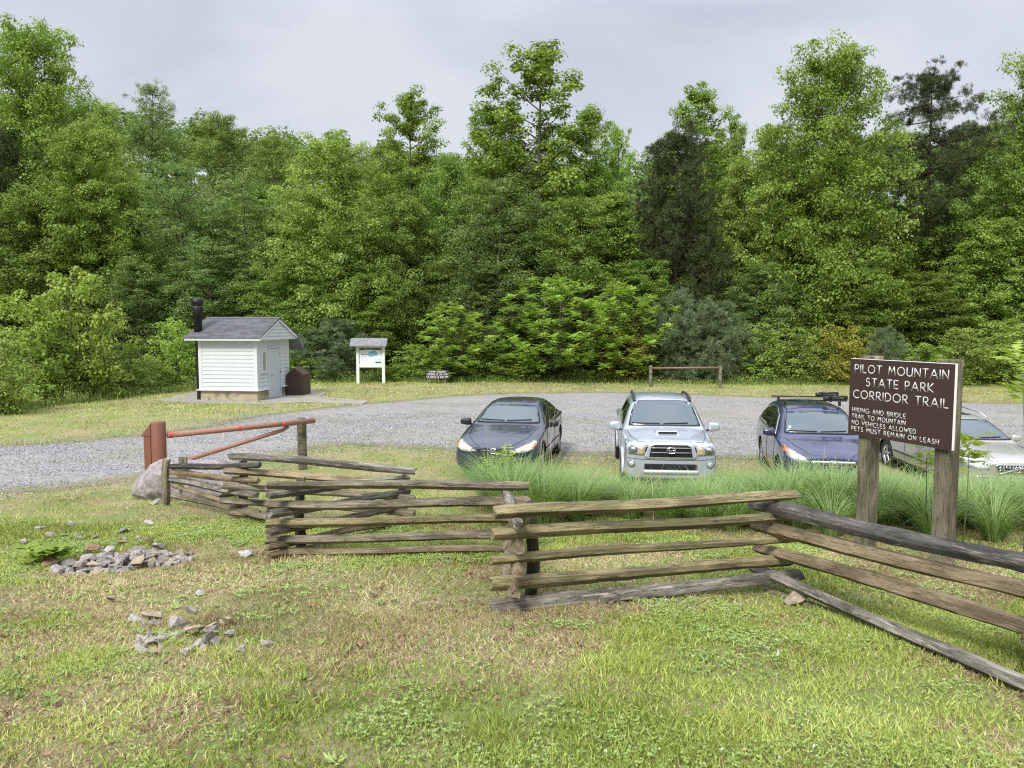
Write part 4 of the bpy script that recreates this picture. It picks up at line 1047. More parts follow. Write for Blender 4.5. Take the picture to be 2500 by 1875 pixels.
def make_tree(seed, H, Rm, z0, prof, nlimb, elev, cs, nl, L, W, mat, barkmat='bark', trunk_r=.22, per=5, flat=.5, gaps=0.0, droop=0.0, lean=.0, multi=1, kind='leaf', shell=.35):
    """returns (trunk mesh, crown mesh) in metres, base at the origin"""
    rng = np.random.default_rng(seed); tb = MB(); C = []; S = []; D = []
    stems = []
    for k in range(multi):
        a = rng.random() * 6.28; sp = 0 if multi == 1 else Rm * .35
        npt = 7; pts = []
        for i in range(npt):
            t = i / (npt - 1)
            pts.append(Vector((math.cos(a) * sp * t + .25 * math.sin(3 * t + seed) * lean, math.sin(a) * sp * t + .25 * math.sin(4 * t + k) * lean, t * H * (.94 if multi == 1 else .6 + .3 * rng.random()) - (.15 if i == 0 else 0))))
        stems.append(pts); tb.tube(pts, [trunk_r * (1 - .86 * i / (npt - 1)) * (1.25 if i == 0 else 1) for i in range(npt)], 9)
    gapdirs = rvec(rng, 6) * np.array([1, 1, .4]); 
    for i in range(nlimb):
        st = stems[i % multi]; t = (i + rng.random()) / nlimb
        zt = z0 + (H - z0) * t; rr = Rm * float(prof(np.array(t))) * (.74 + .44 * rng.random())
        az = i * 2.39996 + rng.normal() * .3
        if gaps and rng.random() < gaps: rr *= .55
        el = math.tan(R(elev * (.7 + .5 * rng.random()))) * (1 - .2 * t)
        zb = max(z0 * .6, zt - rr * el)
        f = min(max(zb / (st[-1].z), 0), .97) * (len(st) - 1); j = int(f); p0 = st[j].lerp(st[min(j + 1, len(st) - 1)], f - j)
        tip = Vector((p0.x * .3 + math.cos(az) * rr, p0.y * .3 + math.sin(az) * rr, zt - droop * rr))
        mid = p0.lerp(tip, .5) + Vector((0, 0, (-.12 if el > 0 else .1) * rr)) + Vector(rng.normal(size=3) * .12 * rr * .4)
        q = [p0, mid, tip]; r0 = trunk_r * .32 * (1 - .6 * t) + .012
        tb.tube(q, [r0, r0 * .6, .010], 5, caps=False)
        nc = max(2, int(per * (.4 + rr / Rm * .9)))
        for k in range(nc):
            s = .30 + .72 * (k + rng.random()) / nc
            p = p0.lerp(mid, s * 2) if s < .5 else mid.lerp(tip, s * 2 - 1)
            o = rng.normal(size=3) * np.array([.28, .28, .20]) * rr * .45 * (1.1 - .3 * s)
            c = np.array(p) + o; C.append(c); S.append(cs * (.65 + .6 * rng.random()) * (.75 + .35 * (1 - t)))
            dv = np.array(tip - p0); D.append(dv / (np.linalg.norm(dv) + 1e-6))
            if k % 2 == 0: tb.tube([p, Vector(c)], [r0 * .3, .006], 4, caps=False)
    # leader
    for k in range(per):
        C.append(np.array(stems[0][-1]) + rng.normal(size=3) * cs * .5 * np.array([1, 1, .8])); S.append(cs * .8); D.append(np.array([0, 0, 1.0]))
    C = np.array(C); S = np.array(S); D = np.array(D)
    if kind == 'leaf': Vv, Ff, rn = clump_leaves(rng, C, S, nl, L, W, flat, shell=shell)
    elif kind == 'needle':
        # needle bunches at many twig tips inside every clump
        m = 13; idx = np.repeat(np.arange(len(C)), m); off = rvec(rng, len(idx)) * S[idx][:, None] * (rng.random((len(idx), 1)) ** .5) * np.array([1, 1, flat])
        Vv, Ff, rn = needles(rng, C[idx] + off, unit(off + D[idx] * S[idx][:, None] * .8), nl, L, W)
    elif kind == 'frond':
        Vv, Ff, rn = fronds(rng, C, D, nl, L, W)
    tb_me = MBmesh(tb, 'trunk', M[barkmat]); cr = np_mesh('crown', Vv, Ff, M[mat], rn)
    return tb_me, cr, H, Rm
def MBmesh(mb, name, mat):
    me = bpy.data.meshes.new(name); me.from_pydata(mb.v, [], mb.f); me.materials.append(mat)
    me.polygons.foreach_set('use_smooth', [True] * len(me.polygons)); me.update(); return me
def fronds(rng, C, D, nf, L, W, pairs=8):
    """rosettes of pinnate leaves: nf fronds at each centre, arching out and down"""
    out = []; n = len(C); th0 = rng.random(n) * 6.28; cr = rng.random(n); upv = unit(D * .5 + np.array([0, 0, 1.0]))
    for k in range(nf):
        th = th0 + k * 2.39996; lev = k / nf
        o = np.stack([np.cos(th), np.sin(th), np.zeros(n)], 1)
        d0 = unit(o + upv * (2.2 - 2.2 * lev)); d1 = unit(o + np.array([0, 0, .35 - 1.1 * lev]))
        p = C + upv * (.10 * (1 - lev)) * 1.0; Lf = L * (.75 + .5 * rng.random(n))
        side = unit(np.cross(o, np.array([0, 0, 1.0])))
        for j in range(pairs):
            t = (j + 1) / pairs; d = unit(d0 * (1 - t) + d1 * t); p = p + d * (Lf / pairs)[:, None]
            lw = W * (1.15 - .55 * abs(t - .45) * 1.6)
            for sg in (-1, 1):
                dd = unit(side * sg + d * .45 + np.array([0, 0, -.22]) + rvec(rng, n) * .12); s = unit(np.cross(np.cross(d, side * sg), dd) + 1e-6)
                out.append((*leafquads(p, dd, d, np.full(n, lw), np.full(n, lw * .38), cup=.1), np.clip(.45 + .4 * (cr - .5) + .35 * (rng.random(n) - .5) + .15 * (1 - lev), 0, 1)))
    return cat(out)

T = {}
T['popA'] = make_tree(1, 20, 4.4, 2.2, prof_poplar, 86, 42, .95, 108, .175, .15, 'foliage_poplar', per=6, gaps=.22, shell=.2)
T['popB'] = make_tree(2, 20, 4.8, 1.0, prof_poplar, 96, 35, .95, 108, .175, .15, 'foliage_poplar', per=6, gaps=.18, shell=.2)
T['popC'] = make_tree(3, 17, 4.6, .8, prof_poplar, 92, 38, .9, 100, .165, .135, 'foliage_bright', per=6, gaps=.2, shell=.2)
T['popW'] = make_tree(21, 21, 7.4, 1.0, prof_poplar, 190, 36, 1.12, 84, .18, .155, 'foliage_poplar', per=8, gaps=.18, shell=.2)
T['popV'] = make_tree(22, 19, 7.0, .8, prof_poplar, 180, 38, 1.08, 80, .175, .14, 'foliage_bright', per=8, gaps=.2, shell=.2)
T['open'] = make_tree(4, 20, 4.2, 5.0, prof_round, 56, 48, .88, 110, .17, .15, 'foliage_poplar', per=6, gaps=.3, lean=1.2, shell=.2)
T['broadA'] = make_tree(5, 15, 4.8, .8, prof_round, 92, 25, .95, 96, .16, .12, 'foliage_broad', per=6, shell=.2)
T['broadB'] = make_tree(6, 15, 4.6, 1.4, prof_round, 74, 30, .85, 84, .15, .09, 'foliage_dull', per=6, lean=1.0, gaps=.2, shell=.2)
T['pineA'] = make_tree(7, 15, 3.6, 3.0, prof_poplar, 84, 12, .72, 14, .24, .034, 'foliage_pine', 'bark_pine', per=6, flat=.5, kind='needle')
T['pineB'] = make_tree(8, 20, 3.9, 8.5, prof_round, 58, 10, .70, 20, .24, .024, 'foliage_pine', 'bark_pine', per=7, flat=.4, kind='needle', gaps=.2, trunk_r=.24)
T['shrubA'] = make_tree(9, 4.2, 2.0, .15, prof_round, 50, 45, .50, 46, .15, .10, 'foliage_sumac', per=4, trunk_r=.05, multi=4)
T['shrubB'] = make_tree(10, 4.0, 1.9, .15, prof_round, 46, 40, .46, 50, .12, .085, 'foliage_bright', per=4, trunk_r=.05, multi=4)
T['shrubY'] = make_tree(11, 3.6, 1.9, .3, prof_round, 46, 45, .46, 50, .11, .085, 'foliage_yellow', per=4, trunk_r=.05, multi=4)
T['sumA'] = make_tree(12, 6.2, 3.0, 1.0, prof_round, 92, 55, .5, 9, .34, .15, 'foliage_sumac', per=3, trunk_r=.10, multi=4, kind='frond')
T['sumB'] = make_tree(13, 5.0, 1.9, .5, prof_round, 66, 58, .5, 8, .30, .13, 'foliage_sumac', per=3, trunk_r=.07, multi=3, kind='frond')
T['wpine'] = make_tree(14, 5.0, 2.1, .2, prof_round, 52, 55, .42, 16, .22, .022, 'foliage_white_pine', 'bark_pine', per=4, trunk_r=.08, kind='needle', flat=.8)

def plant(kind, base, h, r, label, group=None, name='tree', catg='tree', rz=None, crown='crown', stem='trunk'):
    tm, cm, H, Rm = T[kind]
    e = empty(name, base, (0, 0, rz if rz is not None else prng.random() * 6.28), label, catg, group)
    s = (r / Rm, r / Rm * (.9 + .2 * prng.random()), h / H)
    a = mesh_obj(stem, tm, e); a.scale = s
    b = mesh_obj(crown, cm, e); b.scale = s
    return e
prng = np.random.default_rng(404)
K = 2500 / 2212
def ptree(kind, x, top, hw, Y, label, name='broadleaf_tree', group=None, **k):
    x *= K; top *= K; hw *= K
    Y = Y + (4.2 if Y < 60 else 0)
    p = at(x, 800, Y); p.z = zf(p.x, Y) - .05; h = at(x, top, Y).z - p.z
    return plant(kind, tuple(p), h, hw * Y / F_PX * (1.25 if kind in ('popA', 'popB', 'open', 'popC') else 1.12), label, group, name, 'tree', **k)
TREES = [
 ('broadB', 345, 172, 62, 88, 'dark tree on the hillside breaking the skyline right of the tall left tree'),
 ('broadA', 486, 244, 78, 80, 'rounded green tree on the hillside above the vent pipe'),
 ('popC', 240, 215, 60, 60, 'green tree on the hillside right behind the tall left tree'),
 ('broadA', 600, 296, 70, 78, 'green tree on the skyline above the toilet building roof'),
 ('popW', 95, 42, 150, 47, 'tall bright green tree rising into the sky at the left edge of the wood'),
 ('popW', 205, 268, 118, 43, 'bright green tree below and right of the tall one at the left edge'),
 ('broadB', 395, 338, 105, 44, 'grey green tree with fine leaves behind the black vent pipe'),
 ('broadB', 530, 375, 105, 44.5, 'grey green fine leaved tree right of the one behind the vent pipe'),
 ('popV', 722, 292, 150, 44, 'broad yellow green tree standing above the toilet building and kiosk'),
 ('popA', 890, 193, 82, 48, 'narrow green tree with a dome top, second tallest left of centre'),
 ('open', 1165, 82, 118, 48, 'tallest tree in the middle of the wood with an open airy crown'),
 ('popB', 1060, 222, 78, 50, 'leafy tree forming the left shoulder of the tallest middle tree'),
 ('popA', 1264, 232, 62, 49, 'slender tree forming the right shoulder of the tallest middle tree'),
 ('popC', 1332, 264, 48, 50, 'thin pale tree right of the slender one beside the tallest middle tree'),
 ('broadB', 1085, 376, 120, 43.5, 'dull bluish green tree in front of the tallest middle tree'),
 ('broadA', 975, 330, 85, 46, 'green tree between the narrow domed tree and the bluish green one'),
 ('open', 1497, 180, 84, 53, 'pale tree whose round top rises behind the dark pine'),
 ('open', 1575, 246, 46, 52, 'small pale tree top right of the round one behind the dark pine'),
 ('popW', 1780, 93, 158, 45, 'huge bright green tree left of the tall pine on the right'),
 ('popC', 1655, 262, 72, 48, 'light green tree on the left shoulder of the huge right hand tree'),
 ('popW', 2250, 105, 165, 45, 'tall green tree cut off by the right edge of the view'),
 ('broadA', 2125, 335, 95, 44, 'green tree between the tall pine and the right edge tree'),
 ('broadA', 1255, 425, 105, 43, 'round green tree behind the big spreading sumac'),
 ('broadA', 870, 420, 95, 43.5, 'rounded dark green tree above the notice board'),
 ('popC', 1600, 340, 80, 46, 'green tree between the dark pine and the huge right hand tree'),
 ('broadA', 90, 400, 130, 42, 'dense green tree filling the left edge below the tall one'),
 ('broadB', 460, 520, 120, 42, 'low dark tree right behind the toilet building roof'),
 ('broadA', 640, 560, 100, 41.8, 'low green tree above the refuse bin'),
 ('broadA', 800, 590, 90, 41.8, 'low green tree above the kiosk roof'),
 ('broadB', 1060, 560, 100, 42.4, 'low dull green tree right of the park hours board'),
 ('broadA', 1400, 560, 95, 42.8, 'low dark green tree at the foot of the dark pine'),
 ('broadB', 1640, 560, 95, 42.6, 'low fine leaved tree left of the huge right hand tree'),
 ('broadA', 1990, 588, 110, 43, 'low spreading tree at the foot of the tall pine'),
 ('popC', 2130, 470, 90, 42.5, 'bright leafy tree right of the tall pine trunk'),
 ('broadA', 1850, 560, 95, 42.6, 'low green tree above the yellow shrub'),
 ('popB', 2230, 420, 90, 42.5, 'leafy tree low at the right edge of the wood'),
 ('broadB', 290, 560, 95, 41, 'low dull green tree left of the vent pipe'),
]
for t in TREES: ptree(*t)
ptree('pineA', 12, 255, 85, 43.5, 'dark green pine at the far left edge of the wood', 'pine_tree')
ptree('pineA', 1458, 272, 98, 44, 'dense dark green pine left of the huge right hand tree', 'pine_tree')
ptree('pineB', 1992, 138, 112, 46, 'tall pine with a bare trunk and open top against the sky', 'pine_tree')
ptree('pineA', 1400, 420, 60, 46, 'dark pine partly hidden left of the dense dark pine', 'pine_tree')
ptree('pineA', 2060, 300, 60, 52, 'dark pine behind the tall bare trunked pine', 'pine_tree')
# deep rows seen only in the gaps
kinds = ['broadA', 'popC', 'broadB', 'popB', 'broadA', 'popA']
i = 0
for Yr, st, h0 in ((51.5, 5.2, 10.5), (57, 5.0, 12.6), (63, 5.6, 12.5)):
    for X in np.arange(-.72 * Yr - 3, .72 * Yr + 4, st):
        x = X + prng.normal() * .8; y = Yr + prng.normal() * 1.2; kd = kinds[i % 6]; i += 1
        pxx = CX + x / y * F_PX
        hh = h0 * (.9 + .25 * prng.random()) * (1.08 if pxx < 500 else .95 if pxx < 1150 else 1.0)
        plant(kd, (x, y, zf(x, y) - .1), hh, 3.4 + .8 * prng.random(), 'green broadleaf tree deep in the wood, showing through the front trees', 'trees deep in the wood', 'broadleaf_tree', 'tree')
# shrubs along the edge: kind, x, top y, half width, base y (photo pixels / K)
SH_ = [
 ('shrubA', 175, 580, 82, 868, 'tall pointed bright green bush left of the toilet building', 'shrub'),
 ('shrubA', 48, 630, 80, 882, 'bright green bush at the left edge of the lawn', 'shrub'),
 ('shrubB', 112, 700, 75, 872, 'darker green bush between the two bright bushes on the left', 'shrub'),
 ('shrubB', -20, 720, 70, 905, 'green bush cut off by the left edge', 'shrub'),
 ('shrubB', 262, 735, 60, 856, 'low bush right of the tall pointed bright bush', 'shrub'),
 ('shrubA', 372, 688, 52, 842, 'bright green bush right beside the black vent pipe', 'shrub'),
 ('shrubB', 320, 770, 48, 846, 'low bush in the shade left of the vent pipe', 'shrub'),
 ('shrubB', 560, 740, 70, 832, 'dark bush behind the toilet building', 'shrub'),
 ('wpine', 722, 688, 88, 828, 'soft grey green young pine between the bin and the notice board', 'young_pine'),
 ('shrubA', 655, 770, 42, 828, 'light green bush right behind the refuse bin', 'shrub'),
 ('shrubA', 846, 786, 30, 827, 'small bright bush at the right post of the notice board', 'shrub'),
 ('sumB', 985, 648, 78, 827, 'yellow green sumac above the park hours board', 'sumac'),
 ('shrubB', 1060, 740, 55, 826, 'dark bush right of the park hours board', 'shrub'),
 ('shrubB', 905, 740, 50, 825, 'dark bush left of the park hours board', 'shrub'),
 ('sumA', 1205, 592, 128, 829, 'big spreading bright green sumac with pale forked stems', 'sumac'),
 ('sumB', 1352, 602, 88, 829, 'bright green sumac right of the big spreading one', 'sumac'),
 ('shrubY', 1338, 690, 66, 829, 'yellowish brown green shrub under the right hand sumac', 'shrub'),
 ('shrubB', 1120, 760, 60, 828, 'low green bush under the left side of the big sumac', 'shrub'),
 ('wpine', 1465, 628, 70, 830, 'grey green young pine left of the pair behind the hitching rail', 'young_pine'),
 ('wpine', 1545, 648, 80, 832, 'grey green young pine right of the pair behind the hitching rail', 'young_pine'),
 ('shrubB', 1640, 690, 70, 832, 'green bush right of the young pines', 'shrub'),
 ('shrubB', 1720, 700, 70, 833, 'dark leafy bush left of the yellow shrub', 'shrub'),
 ('shrubY', 1828, 695, 66, 835, 'yellow green shrub with reddish tips left of the park sign', 'shrub'),
 ('wpine', 1912, 706, 42, 837, 'small grey green young pine above the park sign', 'young_pine'),
 ('shrubB', 1990, 735, 60, 838, 'green bush right of the small young pine above the sign', 'shrub'),
 ('shrubB', 2080, 700, 60, 838, 'dark bush right of the park sign', 'shrub'),
 ('shrubB', 2180, 690, 75, 838, 'dark green bush at the right edge of the lawn', 'shrub'),
]
for kd, x, top, hw, by, lab, nm in SH_:
    p = hit(x * K, by * K); r_ = hw * K * p.y / F_PX; Yn = p.y + r_ * (.9 if nm != 'sumac' else .5) + .3
    q = at(x * K, 800, Yn); q.z = zf(q.x, Yn); h = at(x * K, top * K, Yn).z - q.z
    plant(kd, (q.x, Yn, q.z - .03), h, r_ * Yn / p.y * 1.1, lab, None, nm, nm.replace('_', ' '), crown='foliage', stem='stems')
# rough weeds along the mown edge
rng = np.random.default_rng(31)
M['edgeweed'] = leaf_mat('edge_weed', (.10, .16, .03), (.22, .31, .07), (.38, .45, .15), .25, hue=0, val=0)
n = 26000; X = (rng.random(n) * 2 - 1) * 33; Y = wood_y(X) - .5 + 2.2 * rng.random(n) ** 1.3
th = rng.random(n) * 6.3; o = np.stack([np.cos(th), np.sin(th), np.zeros(n)], 1)
hh = (.20 + .85 * vnoise(X, Y, 1.5, 81) * rng.random(n)) * (.6 + sstep(-.2, .8, Y - wood_y(X)) * .7)
Vv, Ff = strips(np.stack([X, Y, zg(X, Y)], 1), unit(o * .25 + [0, 0, 1.]), unit(o * .9 + [0, 0, .5]), hh, .022, 2)
A_ = (Vv, Ff, np.repeat(rng.random(n), 2))
n = 30000; X = (rng.random(n) * 2 - 1) * 33; Y = wood_y(X) - .15 + 2.2 * rng.random(n)
C = np.stack([X, Y, zg(X, Y) + .7 * rng.random(n) * vnoise(X, Y, 1.2, 82)], 1); dd = rvec(rng, n) * np.array([1, 1, .5]); s = unit(np.cross(dd, rvec(rng, n)))
B_ = (*leafquads(C, unit(dd), s, .10 + .06 * rng.random(n), .07), rng.random(n))
Vv, Ff, r = cat([A_, B_]); tag(mesh_obj('edge_weeds', np_mesh('edge_weeds', Vv, Ff, M['edgeweed'], r)), 'rough grass and weeds along the edge of the wood', 'weeds', kind='stuff')
# wooded hillsides far behind
rng = np.random.default_rng(91)
C = []; S = []
for Y in np.arange(66, 138, 4.4):
    for X in np.arange(-.80 * Y - 4, .80 * Y + 5, 4.6):
        x = X + rng.normal() * 1.1; y = Y + rng.normal() * 1.1; z = zf(x, y); h = 8.5 + 4 * rng.random(); r = 2.3 + 1.4 * rng.random()
        for k in range(9):
            a = rng.random() * 6.28; e = rng.random(); C.append((x + r * .75 * math.cos(a) * math.sqrt(1 - e * e), y + r * .75 * math.sin(a) * math.sqrt(1 - e * e), z + h - r * .9 + r * 1.1 * e - (2.5 * rng.random() if k > 6 else 0))); S.append(.95 + .4 * rng.random())
C = np.array(C); S = np.array(S)
Vv, Ff, rn = clump_leaves(rng, C, S, 52, .42, .34, .75, shell=.4)
big = np.repeat(vnoise(C[:, 0], C[:, 1], 7, 93), 52); rn = np.clip(rn * .6 + (big - .5) * 1.0 + .2, 0, 1)
tag(mesh_obj('hill_forest', np_mesh('hill_forest', Vv, Ff, M['foliage_hill'], rn)), 'broadleaf forest covering the hillsides behind the front trees', 'forest', kind='stuff')

# saplings by the park sign and in the tall grass, leafy plant at the rock pile
def sapling(name, x, y, Y, h, lean, nf, Lf, W, mat, label, cat_, pairs=6, ground=True):
    rng = np.random.default_rng(int(x) + 7); p = at(x, y, Y); b = Vector((p.x - lean[0], p.y - lean[1], zf(p.x, p.y)))
    e = empty(name, tuple(b), label=label, cat=cat_)
    tip = p - b; mb = MB(); mb.tube([(0, 0, -.02), tuple(tip * .5 + Vector((.02, 0, .02))), tuple(tip)], [.008, .006, .003], 6)
    mb.build('stem', M['stemg'], e)
    C = []; 
    for k in range(h): C.append(np.array(tip) * (1 - .22 * k / max(1, h)) if k == 0 else np.array(tip) * (1 - .16 * k))
    Vv, Ff, r = fronds(rng, np.array(C), np.tile([0, 0, 1.0], (len(C), 1)), nf, Lf, W, pairs)
    mesh_obj('leaves', np_mesh('leaves', Vv, Ff, M[mat], r), e)
M['stemg'] = simple('green_stem', (.12, .15, .05), .6)
sapling('sapling', 2366, 1100, 8.6, 2, (.03, 0), 7, .26, .125, 'foliage_sumac', 'leafy green sapling with toothed leaves right of the park sign', 'sapling')
sapling('sapling', 2262, 1112, 8.9, 2, (0, 0), 7, .20, .11, 'foliage_sumac', 'small bright sapling between the two sign posts', 'sapling', 4)
sapling('sapling', 2497, 905, 7.6, 2, (-.12, 0), 6, .30, .13, 'foliage_sumac', 'tall pale green sapling leaning in at the right edge', 'sapling')
sapling('sapling', 1240, 1125, 12.4, 2, (0, 0), 7, .22, .10, 'foliage_sumac', 'light green sapling in front of the dark sedan bumper', 'sapling', 4)
sapling('sapling', 1195, 1140, 12.0, 2, (0, 0), 6, .18, .09, 'foliage_sumac', 'small yellow green sapling at the left end of the tall grass', 'sapling', 3)
p = hit(104, 1378); e = empty('leafy_plant', tuple(p), label='low bright green plant with large pointed leaves beside the rock pile', cat='plant')
rng = np.random.default_rng(4); P = []
for k in range(15):
    a = rng.random() * 6.28; rr = .19 * math.sqrt(rng.random()); c = np.array([rr * math.cos(a) * 1.3, rr * math.sin(a), .10 + .10 * rng.random()])
    m = 6; th = np.arange(m) * 2 * math.pi / m + rng.random(); d = unit(np.stack([np.cos(th), np.sin(th), .2 * rng.random(m)], 1)); s = unit(np.cross(d, [0, 0, 1.0]))
    P.append((*leafquads(np.tile(c, (m, 1)), d, s, .15, .085, cup=.1, droop=.1), rng.random(m) * .5))
Vv, Ff, r = cat(P); mesh_obj('leaves', np_mesh('leaves', Vv, Ff, M['foliage_sumac'], r), e)
mb = MB()
for k in range(6): mb.tube([(0, 0, -.02), (rng.normal() * .08, rng.normal() * .08, .12)], .006, 5)
mb.build('stems', M['stemg'], e)
# ------------------------------------------------------------------ cars
# local axes: X from the front bumper backwards, Y across, Z up
def pchip(xs, ys, xq):
    xs = np.array(xs, float); ys = np.array(ys, float); h = np.diff(xs); dl = np.diff(ys) / h; d = np.zeros(len(xs))
    for i in range(1, len(xs) - 1):
        if dl[i - 1] * dl[i] > 0:
            w1 = 2 * h[i] + h[i - 1]; w2 = h[i] + 2 * h[i - 1]; d[i] = (w1 + w2) / (w1 / dl[i - 1] + w2 / dl[i])
    d[0] = dl[0]; d[-1] = dl[-1]
    k = np.clip(np.searchsorted(xs, xq) - 1, 0, len(h) - 1); t = (xq - xs[k]) / h[k]
    return ((2 * t**3 - 3 * t**2 + 1) * ys[k] + (t**3 - 2 * t**2 + t) * h[k] * d[k] + (-2 * t**3 + 3 * t**2) * ys[k + 1] + (t**3 - t**2) * h[k] * d[k + 1])
def chaikin(P, it=2):
    for _ in range(it):
        Q = []
        n = len(P)
        for i in range(n):
            a = P[i]; b = P[(i + 1) % n]; Q.append(a * .78 + b * .22); Q.append(a * .22 + b * .78)
        P = Q
    return P
class Car:
    def __init__(s, label, cat_, st, paint_mat, ex, ey, theta, ov, wb, r, tw, width, lower=None):
        s.st = np.array(st, float); s.ov, s.wb, s.r = ov, wb, r; th = R(theta)
        back = Vector((math.sin(th), math.cos(th), 0)); F = Vector((ex, ey, 0)) + back * ov; Rr = F + back * wb
        zF, zR = zf(F.x, F.y), zf(Rr.x, Rr.y); al = math.atan2(zR - zF, wb)
        X = Vector((math.sin(th) * math.cos(al), math.cos(th) * math.cos(al), math.sin(al))); Y = Vector((-math.cos(th), math.sin(th), 0)); Z = X.cross(Y)
        s.root = empty('parked_car', label=label, cat=cat_)
        m = Matrix((X, Y, Z)).transposed().to_4x4(); m.translation = Vector((ex, ey, zF - ov * (zR - zF) / wb)); s.root.matrix_world = m
        xs = s.st[:, 0]; xq = [xs[0]]
        for a, b in zip(xs[:-1], xs[1:]):
            n = max(2, int(math.ceil((b - a) / .07))); xq += [a + (b - a) * (i + 1) / n for i in range(n)]
        xq = np.array(xq); C = [pchip(xs, s.st[:, k], xq) for k in range(10)]
        rings = []
        for i, x in enumerate(xq):
            zb, wb_, wm, zm, ws, zs, wt, zt, zc = [C[k][i] for k in range(1, 10)]
            half = [(wb_, zb), (wm * .985, zb + .35 * (zm - zb)), (wm, zm), (wm * .35 + ws * .65, zm + .68 * (zs - zm)), (ws, zs), (ws * .62 + wt * .38, zs * .55 + zt * .45), (wt, zt), (wt * .55, zt + .8 * (zc - zt))]
            ring = [np.array([0, zb])] + [np.array(p) for p in half] + [np.array([0, zc])] + [np.array([-p[0], p[1]]) for p in reversed(half)]
            rings.append([(x, p[0], p[1]) for p in chaikin(ring)])
        n = len(rings[0]); vs = [v for rg in rings for v in rg]; fs = []
        for i in range(len(rings) - 1):
            for j in range(n): j2 = (j + 1) % n; fs.append((i * n + j, (i + 1) * n + j, (i + 1) * n + j2, i * n + j2))
        fs.append(tuple(range(n))); fs.append(tuple((len(rings) - 1) * n + j for j in reversed(range(n))))
        s.bvh = BVHTree.FromPolygons([Vector(v) for v in vs], fs)
        me = bpy.data.meshes.new('body'); me.from_pydata(vs, [], fs); me.materials.append(paint_mat); me.materials.append(M['black'])
        bm = bmesh.new(); bm.from_mesh(me); bmesh.ops.recalc_face_normals(bm, faces=bm.faces[:]); bm.to_mesh(me); bm.free()
        tmp = bpy.data.objects.new('tmp', me); COL.objects.link(tmp)
        cut = MB()
        for x in (ov, ov + wb):
            for sg in (-1, 1): cut.lathe([(0, sg * .52), (r + .065, sg * .52), (r + .065, sg * 1.25), (0, sg * 1.25)], 40, (x, 0, r + .005), 'y', 1)
        co = cut.build('tmpcut', [paint_mat, M['black']])
        md = tmp.modifiers.new('b', 'BOOLEAN'); md.object = co; md.operation = 'DIFFERENCE'; md.solver = 'EXACT'
        dg = bpy.context.evaluated_depsgraph_get(); me2 = bpy.data.meshes.new_from_object(tmp.evaluated_get(dg)); me2.name = 'body'
        bpy.data.objects.remove(tmp); bpy.data.objects.remove(co)
        me2.materials.clear(); me2.materials.append(paint_mat); me2.materials.append(M['black'])
        for p in me2.polygons:
            c = p.center; inside = False
            for x in (ov, ov + wb):
                if abs(math.hypot(c.x - x, c.z - r - .005)) < r + .060 and abs(c.y) < width: inside = True
                if abs(math.hypot(c.x - x, c.z - r - .005) - (r + .065)) < .012 and abs(p.normal.y) < .5 and abs(c.y) < width / 2 - .02: inside = True
            p.material_index = 1 if inside else 0; p.use_smooth = True
        me2.set_sharp_from_angle(angle=R(38))
        s.body = mesh_obj('body', me2, s.root)
        # wheels
        for x in (ov, ov + wb):
            for sg in (-1, 1):
                yo = sg * (width / 2 - .025); yi = yo - sg * tw; ym = (yo + yi) / 2; rr = r * .66
                t = MB(); t.lathe([(rr, yi), (r * .93, yi), (r, yi + sg * .03), (r, yo - sg * .03), (r * .95, yo - sg * .004), (rr + .012, yo), (rr, yo - sg * .01)], 40, (x, 0, r), 'y')
                t.lathe([(rr, yo - sg * .03), (rr, yi)], 40, (x, 0, r), 'y')
                w_ = t.build('wheel', M['tyre'], s.root)
                t = MB(); t.lathe([(rr, yo - sg * .01), (rr - .02, yo - sg * .012), (rr - .03, yo - sg * .05)], 36, (x, 0, r), 'y')
                t.lathe([(rr - .03, yo - sg * .055), (0, yo - sg * .075)], 30, (x, 0, r), 'y', 1)
                t.lathe([(.065, yo - sg * .05), (.06, yo - sg * .02), (.03, yo - sg * .012), (0, yo - sg * .012)], 18, (x, 0, r), 'y')
                for k in range(5):
                    a = k * 2 * math.pi / 5 + .3
                    t.box((x + math.cos(a) * rr * .5, yo - sg * .03, r + math.sin(a) * rr * .5), (rr * .95, .03, .055), Euler((0, -a, 0)), bev=.008)
                t.build('rim', [M['alloy'], M['black']], w_)
    def proj(s, a, b, axis):
        o, d = {'front': (Vector((-2, a, b)), Vector((1, 0, 0))), 'left': (Vector((a, 3, b)), Vector((0, -1, 0))), 'right': (Vector((a, -3, b)), Vector((0, 1, 0))), 'top': (Vector((a, b, 4)), Vector((0, 0, -1)))}[axis]
        loc, nor, _, _ = s.bvh.ray_cast(o, d)
        if loc is None: return None, None
        if nor.dot(d) > 0: nor = -nor
        return loc, nor
    def patch(s, name, pts, axis, mat, off=.004, th=.006, parent=None, step=.05, dome=0.0, both=False):
        if both:
            a = s.patch(name, pts, axis, mat, off, th, parent, step, dome)
            if axis in ('left',): return a, s.patch(name, pts, 'right', mat, off, th, parent, step, dome)
            return a, s.patch(name, [(-p[0], p[1]) if axis == 'front' else (p[0], -p[1]) for p in reversed(pts)], axis, mat, off, th, parent, step, dome)
        P = []
        for i in range(len(pts)):
            a, b = Vector(pts[i]), Vector(pts[(i + 1) % len(pts)]); n = max(1, int((b - a).length / step))
            P += [a.lerp(b, k / n) for k in range(n)]
        nb_ = len(P); arr = np.array([tuple(p) for p in P]); lo_, hi_ = arr.min(0), arr.max(0)
        gx_, gy_ = np.meshgrid(np.arange(lo_[0] + step / 2, hi_[0], step), np.arange(lo_[1] + step / 2, hi_[1], step))
        q = np.stack([gx_.ravel(), gy_.ravel()], 1)
        if len(q): d = sdist(q[:, 0], q[:, 1], arr); q = q[d > step * .35]
